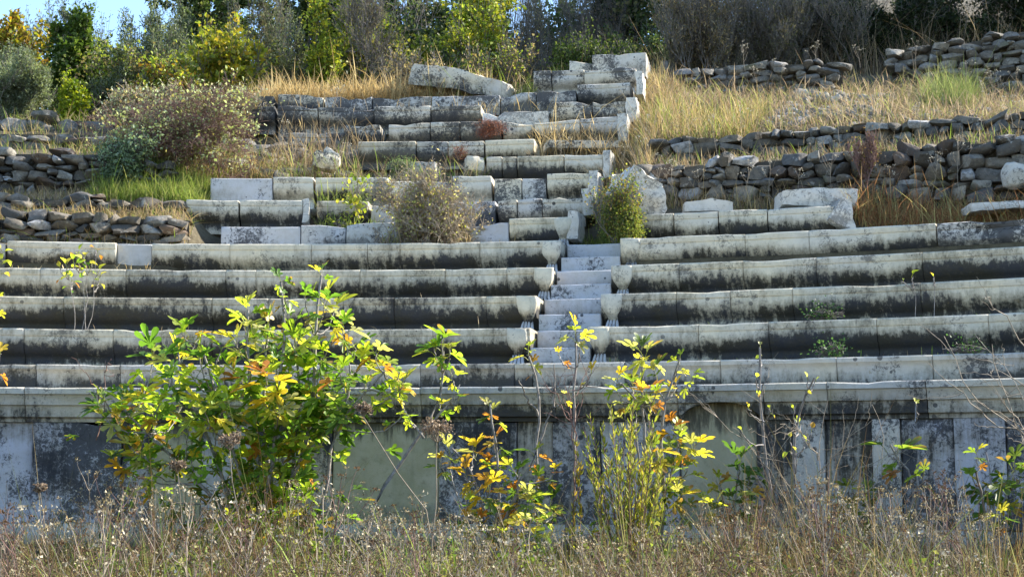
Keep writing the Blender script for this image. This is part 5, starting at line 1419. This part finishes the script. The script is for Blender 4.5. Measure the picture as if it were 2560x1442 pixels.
# willow-leaved yellow shrub
def wand_bush(label, px0, px1, ytop, ybase, D, n, pal, seed, leaf=.055, per=46):
    rg = np.random.default_rng(seed)
    b0 = at((px0 + px1) / 2, ybase, D); base = np.array([b0.x, D, float(terxy(b0.x, D))])
    root = empty('yellow_bush', tuple(base), label, 'bush')
    m = 9; P, Rr = [], []
    for i in range(n):
        tx = rg.uniform(px0, px1); ce = 1 - abs((tx - (px0 + px1) / 2) / (px1 - px0) * 2)
        ty = ytop + (1 - ce) * rg.uniform(0, .5) * (ybase - ytop) + rg.uniform(0, .55) * (ybase - ytop)
        T = np.array(at(tx, ty, D + rg.normal(0, .25)))
        t = np.linspace(0, 1, m)[:, None]
        st = base + rg.normal(0, .06, 3) * np.array([1, 1, 0])
        hor = (T - st).copy(); hor[2] = 0
        P.append(st + (T - st) * t + hor * (np.sin(t * PI) * .14) * rg.uniform(-.3, 1) + rg.normal(0, .008, (m, 3)) * t)
        Rr.append(np.linspace(.008, .002, m))
    P = np.array(P)
    v, f = tubes(P, np.array(Rr), 4)
    mesh_obj('stem', v, [f], M_REDTWIG, root)
    N = n * per
    ix = np.repeat(np.arange(n), per); fpos = rg.uniform(.30, 1, N) * (m - 1); i0 = np.minimum(fpos.astype(int), m - 2); fr = (fpos - i0)[:, None]
    p = P[ix, i0] * (1 - fr) + P[ix, i0 + 1] * fr
    ax = unit(P[ix, i0 + 1] - P[ix, i0])
    az = rg.uniform(0, 6.28, N); rad = np.stack([np.cos(az), np.sin(az), np.zeros(N)], -1)
    fw = ax * .9 + rad * .65
    v, f = inst(NARROW, p, fw, rad + rg.normal(0, .3, (N, 3)), leaf * rg.uniform(.6, 1.3, N), .2, rg)
    mesh_obj('foliage', v, [f], M_LEAF, root, col=rcol(N, pal, None, .18, rg, 4))
WY = [(.42, .42, .06), (.34, .38, .07), (.50, .44, .08), (.28, .32, .06)]
fig('low fig suckers spreading green leaves under the big fig', (640, 1400), 11.9, [[(640, 1400), (600, 1340), (580, 1310)], [(660, 1400), (700, 1330), (720, 1300)], [(620, 1400), (520, 1350), (480, 1330)], [(680, 1400), (800, 1340), (860, 1320)]],
    [(575, 1300, .9), (620, 1320, .9), (665, 1310, 1), (710, 1300, .9), (760, 1320, .8), (480, 1320, .7), (530, 1335, .8), (850, 1310, .7), (690, 1360, .9), (590, 1370, .8)], 1020, FIGG, (7, 2, .1), leaf=.18, D_spread=.3)
fig('low fig suckers with mixed leaves under the small orange fig', (1280, 1400), 11.7, [[(1280, 1400), (1240, 1340), (1200, 1310)], [(1280, 1400), (1330, 1330), (1380, 1290)], [(1280, 1400), (1420, 1350), (1480, 1330)]],
    [(1200, 1300, .8), (1250, 1330, .9), (1320, 1310, .9), (1385, 1280, .8), (1430, 1340, .8), (1480, 1320, .7), (1360, 1350, .8), (1150, 1350, .7)], 1021, [(.14, .22, .03), (.22, .28, .04)], (4, 3, 1), leaf=.16, D_spread=.3)
wand_bush('slender yellow leaved willowy shrub right of the stairs foot', 1450, 1680, 950, 1330, 12.0, 40, WY, 1101, leaf=.064, per=60)
wand_bush('single tall wand of narrow yellow leaves left of the willowy shrub', 1425, 1455, 930, 1330, 12.3, 3, [(.42, .40, .06), (.5, .36, .06)], 1102, leaf=.06, per=60)

# bare shrubs
def bare_px(label, base, D, polys, seed, bark, r0=.006, subs=4, name='bare_shrub', cat='shrub', sub_len=.35):
    rg = np.random.default_rng(seed)
    b0 = at(base[0], base[1], D)
    bb = np.array([b0.x, D, float(terxy(b0.x, D))])
    root = empty(name, tuple(bb), label, cat)
    m = 10; P, Rr = [], []
    for s in polys:
        dd = rg.normal(0, .25)
        pts = np.array([np.array(at(x, y, D + dd * i / max(1, len(s) - 1))) for i, (x, y) in enumerate(s)])
        seg = np.concatenate([[0], np.cumsum(np.linalg.norm(np.diff(pts, axis=0), axis=1))])
        tt = np.linspace(0, seg[-1], m)
        Q = np.stack([np.interp(tt, seg, pts[:, k]) for k in range(3)], -1)
        Q[1:-1] += rg.normal(0, .012, (m - 2, 3))
        P.append(Q); Rr.append(np.linspace(r0, r0 * .35, m))
        dirm = unit(Q[-1] - Q[0])
        for j in range(subs):
            i = rg.integers(2, m - 1)
            a = rg.normal(0, 1, 3) * np.array([1, .6, .8]); d = unit(dirm * .8 + a * .7)
            L = sub_len * rg.uniform(.4, 1.2)
            t = np.linspace(0, 1, m)[:, None]
            B = Q[i] + d * L * t + rg.normal(0, .012, (m, 3)) * t + np.cross(d, rg.normal(0, 1, 3)) * L * .15 * t ** 2
            P.append(B); Rr.append(np.linspace(r0 * .5, r0 * .2, m))
    v, f = tubes(np.array(P), np.array(Rr), 4)
    mesh_obj('stem', v, [f], bark, root)
    return root
bare_px('pale leafless branches reaching in from the right edge', (2600, 1350), 11.0, [[(2600, 1350), (2560, 1080), (2440, 1000), (2385, 900), (2360, 840)], [(2600, 1300), (2560, 980), (2500, 900), (2440, 840)], [(2600, 1250), (2540, 1050), (2490, 900), (2480, 860)], [(2580, 1100), (2500, 1000), (2560, 960)],
        [(2620, 1000), (2580, 900), (2520, 800), (2470, 745)], [(2600, 1075), (2500, 1070), (2440, 1020), (2400, 960)], [(2620, 980), (2520, 940), (2470, 900)]], 1201, M_PALETWIG, r0=.007, subs=4)
bare_px('tangle of grey leafless twigs in front of the pilasters', (2040, 1330), 12.1, [[(2040, 1330), (2045, 1180), (2060, 1050), (2070, 1000)], [(2045, 1180), (2110, 1110), (2180, 1050)], [(2045, 1150), (2000, 1080), (1950, 1060)], [(2060, 1330), (2150, 1160), (2250, 1130), (2320, 1155)], [(2060, 1330), (1960, 1200), (1910, 1080), (1890, 960)],
        [(2060, 1330), (2200, 1200), (2210, 1080), (2180, 1010)], [(2060, 1330), (2260, 1180), (2230, 1100)], [(2020, 1330), (1900, 1150), (1850, 1090), (1760, 1020)]], 1202, M_PALETWIG, r0=.005, subs=9)
bare_px('brown leafless twigs fanning up in front of the stairs foot', (1440, 1250), 12.7, [[(1440, 1250), (1430, 1050), (1400, 960), (1380, 930)], [(1440, 1100), (1420, 980), (1440, 920)], [(1435, 1080), (1460, 980), (1480, 930)], [(1435, 1070), (1390, 990), (1360, 960)], [(1438, 1060), (1445, 970), (1475, 905)]], 1203, M_REDTWIG, r0=.006, subs=4)
bare_px('dark twig rising alone left of the big fig', (240, 1100), 12.8, [[(240, 1100), (258, 1010), (262, 930), (265, 900)], [(255, 1010), (230, 960), (215, 930)], [(262, 930), (280, 900)]], 1204, M_REDTWIG, r0=.006, subs=1)

# ------------------------------------------------------------------ the weeds along the bottom
def tall_umbel(px, py, D, size, seed, label, curve):
    """tall wild carrot stalk with a nest-like dry head at pixel (px,py)"""
    rg = np.random.default_rng(seed)
    pts = [np.array(at(x, y, D)) for x, y in curve] + [np.array(at(px, py, D))]
    pts = np.array(pts); root = empty('dry_umbel', (pts[0][0], D, float(terxy(pts[0][0], D))), label, 'weed')
    m = 10
    seg = np.concatenate([[0], np.cumsum(np.linalg.norm(np.diff(pts, axis=0), axis=1))]); tt = np.linspace(0, seg[-1], m)
    Q = np.stack([np.interp(tt, seg, pts[:, k]) for k in range(3)], -1)
    T = Q[-1]; ax = unit(Q[-1] - Q[-2])
    P = [Q]; Rr = [np.linspace(.006, .0035, m)]
    tips = []
    for i in range(26):
        a = rg.uniform(0, 6.28); e = rg.uniform(.5, 1.2)
        d = unit(np.array([math.cos(a) * e, math.sin(a) * e, rg.uniform(.35, .8)])); t = np.linspace(0, 1, m)[:, None]
        L = size * rg.uniform(.6, 1.0)
        B = T + d * L * t + np.array([0, 0, 1]) * L * .35 * t ** 2 - np.array([d[0], d[1], 0]) * L * .25 * t ** 2
        P.append(B); Rr.append(np.full(m, .002)); tips.append(B[-1])
    v, f = tubes(np.array(P), np.array(Rr), 3); mesh_obj('stem', v, [f], M_PALETWIG, root)
    tp = np.repeat(np.array(tips), 16, 0); n = len(tp); tp = tp + rg.normal(0, size * .13, (n, 3))
    v, f = inst(OVAL, tp, rg.normal(0, 1, (n, 3)), rg.normal(0, 1, (n, 3)), .02 * rg.uniform(.6, 1.3, n), .3, rg)
    tag(mesh_obj('inflorescence', v, [f], M_FLUFF, root, col=rcol(n, [(.30, .22, .15), (.40, .31, .22), (.20, .14, .10)], None, .2, rg, 9)), kind='stuff')
tall_umbel(908, 1040, 10.5, .08, 1301, 'tall bent dry stalk with a nest like head before the plastered panel', [(960, 1460), (1075, 1330), (1070, 1280), (1000, 1190)])
tall_umbel(1092, 1105, 10.2, .15, 1302, 'largest dry umbel on an upright stalk before the plastered panel', [(1078, 1470), (1080, 1350), (1092, 1250), (1090, 1150)])
tall_umbel(575, 1125, 10.4, .11, 1303, 'flat brown dry umbel in front of the big fig bush', [(610, 1470), (600, 1300), (580, 1200)])
tall_umbel(445, 1180, 10.8, .07, 1304, 'small brown dry umbel low in the big fig bush', [(470, 1470), (455, 1300)])
tall_umbel(100, 1230, 11, .05, 1305, 'thin dry umbel before the black speckled slab on the left', [(130, 1460), (115, 1330)])

rg0 = np.random.default_rng(77)
FL = [[(.36, .28, .15), (.20, .15, .07), (.50, .42, .26)], [(.15, .09, .05), (.21, .13, .07), (.10, .06, .03)], [(.50, .44, .32), (.26, .21, .12)]]
bands = ['in the left quarter of the foreground', 'just left of the middle of the foreground', 'just right of the middle of the foreground', 'in the right quarter of the foreground']
kinds = ['cream tufted dry weed', 'brown seed laden dry weed', 'white fluffy headed dry weed']
for i in range(190):
    px = rg0.uniform(-40, 2600)
    D = rg0.choice([rg0.uniform(6.8, 9.5), rg0.uniform(9.5, 12.9)])
    b0 = at(px, 1400, D); zg = float(terxy(b0.x, D))
    # height so that the top reaches the profile of the weed belt
    top = np.interp(px, [0, 230, 420, 560, 800, 950, 1300, 1500, 1900, 2300, 2560], [1310, 1190, 1220, 1220, 1170, 1290, 1280, 1320, 1230, 1200, 1260]) + rg0.exponential(70) - 30
    if 10 > D: top += 40
    zt = at(px, min(top, 1400), D).z
    h = max(.35, zt - zg)
    k = int(rg0.choice(3, p=[.42, .33, .25]))
    if px > 1500: k = int(rg0.choice(3, p=[.5, .4, .1]))
    weed('dry_weed', (b0.x, D, zg), h, 2000 + i, f'{kinds[k]} {bands[min(3, int(max(0, px) / 640))]}', heads=int(rg0.integers(8, 18)), pal=FL[k], fl=[.013, .011, .018][k], group=f'{kinds[k]}s in the foreground', r=.0038, spread=.36, nfl=[12, 16, 9][k], bark=[M_PALETWIG, M_REDTWIG, M_PALETWIG][k])

def ground_weeds(label, n, px, D0, D1, top, seed, pal, name='weeds', w=.0055, bend=.5):
    """tangle of dry stems whose tops reach the given image height"""
    rg = np.random.default_rng(seed)
    D = rg.uniform(D0, D1, n); x = (rg.uniform(px[0], px[1], n) - 1280) / F * D
    z = terxy(x, D); p = np.stack([x, D, z], -1)
    zt = np.array([at(1280, top, d).z for d in D])
    pxx = x / D * F + 1280; wv = .78 + .16 * np.sin(pxx / 61 + seed) * np.sin(pxx / 143) + .12 * np.sin(pxx / 23 + 2)
    h = np.clip((zt - z), .25, 3) * np.clip(rg.normal(.70, .32, n), .15, 1.7) * wv
    v, f, m = blades(p, h, w * rg.uniform(.5, 1.4, n), rg, .18, bend, 4)
    o = mesh_obj(name, v, [f], M_STRAW, col=rcol(n, pal, None, .22, rg, m), origin=tuple(p[0]))
    return tag(o, label, 'weeds', kind='stuff')
BRN = [(.17, .115, .05), (.10, .065, .03), (.34, .25, .12), (.14, .115, .04), (.20, .11, .055), (.13, .16, .035), (.09, .10, .03)]
ground_weeds('dry stems standing in the left part of the weed belt', 6000, (-80, 700), 8.5, 13.0, 1300, 1401, BRN)
ground_weeds('dry stems standing in the middle of the weed belt', 7000, (600, 1500), 8.5, 12.9, 1325, 1402, BRN)
ground_weeds('dense tawny stems in the right part of the weed belt', 13000, (1350, 2650), 8.5, 12.4, 1300, 1403, BRN + DRY, bend=.8)
ground_weeds('green undergrowth beneath the big fig', 3600, (200, 1300), 9.0, 13.0, 1290, 1404, [(.14, .22, .04), (.22, .28, .06), (.30, .30, .08)], w=.016, bend=.8)
ground_weeds('green undergrowth beneath the right hand weeds', 4200, (1300, 2600), 8.5, 12.8, 1270, 1405, [(.14, .19, .05), (.22, .25, .08), (.30, .28, .12)], w=.012, bend=.8)

CL = ["before the big fig", "at the left slabs", "right of the big fig", "under the big fig", "before the orange fig", "under the willowy shrub", "right of the niche", "before the pilasters", "before the dark slabs", "at the right edge", "at the left edge"]
for i, (a, c_, top, n) in enumerate([(380, 470, 1150, 260), (120, 260, 1230, 220), (700, 830, 1150, 320), (520, 640, 1200, 240), (1240, 1330, 1180, 160), (1500, 1600, 1230, 220), (1820, 1960, 1120, 320), (1960, 2120, 1060, 260), (2160, 2330, 1150, 320), (2380, 2560, 1200, 320), (-40, 90, 1180, 160)]):
    ground_weeds('clump of taller dry stalks rising out of the weeds ' + CL[i], int(n * 2.2), (a, c_), 10.2, 12.7, top, 1600 + i, BRN + FL[1] + FL[0][:1], w=.0055, bend=.45)
# clouds of small curled leaves and seed husks in the belt
def litter(label, n, px, D0, D1, ytop, seed, pal, size, tmpl=OVAL, mat=None, nclump=260, name='weeds', sig=.05):
    rg = np.random.default_rng(seed)
    D = rg.uniform(D0, D1, nclump); x = (rg.uniform(px[0], px[1], nclump) - 1280) / F * D
    z0 = terxy(x, D); zt = np.array([at(1280, ytop, d).z for d in D])
    pxx = x / D * F + 1280; wv = .80 + .2 * np.sin(pxx / 71 + seed) * np.sin(pxx / 130 + 1) + .12 * np.sin(pxx / 29)
    z = z0 + (zt - z0) * rg.beta(1.4, 1.3, nclump) * wv
    c = np.stack([x, D, z], -1)
    ix = rg.integers(0, nclump, n)
    # husks sit along short arching sprays
    dirs = unit(rg.normal(0, 1, (nclump, 3)) * np.array([1, .6, .8]))
    t = rg.uniform(-1, 1, n)[:, None]
    p = c[ix] + dirs[ix] * t * sig * 3 + np.array([0, 0, -1]) * t ** 2 * sig * 1.2 + rg.normal(0, sig * .35, (n, 3))
    v, f = inst(tmpl, p, rg.normal(0, 1, (n, 3)), rg.normal(0, 1, (n, 3)), size * rg.uniform(.5, 1.4, n), .35, rg)
    # the sprays themselves
    tt = np.linspace(-1, 1, 7)[None, :, None]
    S = c[:, None] + dirs[:, None] * tt * sig * 3 + np.array([0, 0, -1]) * tt ** 2 * sig * 1.2
    v2, f2 = tubes(S, .002, 3)
    col = np.concatenate([rcol(n, pal, None, .2, rg, len(tmpl[0])), np.tile([.24, .17, .11, 1], (len(v2), 1))])
    o = mesh_obj(name, np.concatenate([v, v2]), [f, f2 + len(v)], mat or M_FLUFF, col=col, origin=tuple(c[0]))
    return tag(o, label, 'weeds', kind='stuff')
litter('cream seed husks tangled low in the left weeds', 7000, (-60, 1000), 8.0, 12.6, 1345, 1501, FL[0], .0125, nclump=700, tmpl=RHOMB)
litter('cream seed husks tangled low in the middle weeds', 6000, (700, 1700), 8.0, 12.4, 1345, 1502, FL[0] + FL[2], .0125, nclump=560, tmpl=RHOMB)
litter('brown withered leaves matted over the right weeds', 26000, (1400, 2640), 7.0, 12.2, 1320, 1503, BRN + FL[1], .018, tmpl=RHOMB, nclump=1300, sig=.06)
litter('brown withered leaves matted over the left weeds', 15000, (-60, 1400), 7.5, 12.6, 1345, 1504, BRN + FL[1], .018, tmpl=RHOMB, nclump=800, sig=.06)
litter('green leaves low among the weeds', 9000, (200, 2500), 9.5, 12.6, 1330, 1505, [(.14, .22, .04), (.24, .30, .06), (.34, .34, .10)], .04, tmpl=RHOMB, nclump=420, mat=M_LEAF, sig=.07)

# posts of an old fence on the upper right slope
for i, (x, yt, yb, D, w_) in enumerate([(2013, 122, 175, 27.5, .07), (2440, 85, 190, 28.2, .09), (2192, 97, 140, 28.5, .07), (1660, 155, 235, 25.8, .08)]):
    t_ = at(x, yt, D); b_ = at(x, yb, D)
    V, Fq = [], []
    H_ = t_.z - b_.z + .4
    for s in range(7):
        z = b_.z - .4 + H_ * s / 6
        for j in range(8):
            a = 2 * PI * j / 8
            q = Vector((t_.x + math.cos(a) * w_ * (1 - .15 * s / 6), D + math.sin(a) * w_ * (1 - .15 * s / 6), z))
            q += noise.noise_vector(q * 3) * .02
            V.append(q[:])
    Fq = [(s * 8 + j, s * 8 + (j + 1) % 8, s * 8 + 8 + (j + 1) % 8, s * 8 + 8 + j) for s in range(6) for j in range(8)]
    o = mesh_obj('fence_post', V, [np.array(Fq), np.array([list(range(48, 56))])], M_BARK, smooth=math.radians(40), origin=(t_.x, D, b_.z))
    tag(o, ['short weathered post in the middle of the upper right slope', 'tall dark post beside the upper right stone wall', 'grey post stub under the dark thicket', 'leaning post against the wall behind the top corner'][i], 'post')

# ------------------------------------------------------------------ camera, sun, sky
cam_d = bpy.data.cameras.new('camera'); cam = bpy.data.objects.new('camera', cam_d); COL.objects.link(cam)
cam.location = (0, 0, CZ); cam.rotation_euler = (PI / 2 + PITCH, 0, 0)
cam_d.sensor_width = 36; cam_d.lens = F / 2560 * 36; cam_d.clip_end = 3000; cam_d.clip_start = .05
sc.camera = cam

EL, AZ = math.radians(36), math.radians(22)       # azimuth measured from +x towards +y
S = Vector((math.cos(EL) * math.cos(AZ), math.cos(EL) * math.sin(AZ), math.sin(EL)))
sd_ = bpy.data.lights.new('sun', 'SUN'); sun = bpy.data.objects.new('sun', sd_); COL.objects.link(sun)
sd_.energy = 4.8; sd_.angle = math.radians(.55); sd_.color = (1, .93, .82)
sun.rotation_euler = S.to_track_quat('Z', 'Y').to_euler(); sun.location = (30, 10, 40)
w = bpy.data.worlds.new('World'); sc.world = w; w.use_nodes = True
nt = w.node_tree
for n in list(nt.nodes): nt.nodes.remove(n)
sky = nt.nodes.new('ShaderNodeTexSky'); sky.sky_type = 'NISHITA'; sky.sun_disc = False
sky.sun_elevation = EL; sky.sun_rotation = math.atan2(S.x, S.y); sky.air_density = 1.0; sky.dust_density = .1; sky.ozone_density = 2.2; sky.altitude = 600
bg = nt.nodes.new('ShaderNodeBackground'); bg.inputs['Strength'].default_value = .15
ow = nt.nodes.new('ShaderNodeOutputWorld')
nt.links.new(sky.outputs[0], bg.inputs[0]); nt.links.new(bg.outputs[0], ow.inputs[0])
sc.view_settings.view_transform = 'Standard'; sc.view_settings.look = 'None'; sc.view_settings.gamma = 1
sc.view_settings.exposure = 1.45
sc.cycles.max_bounces = 6; sc.cycles.transparent_max_bounces = 4
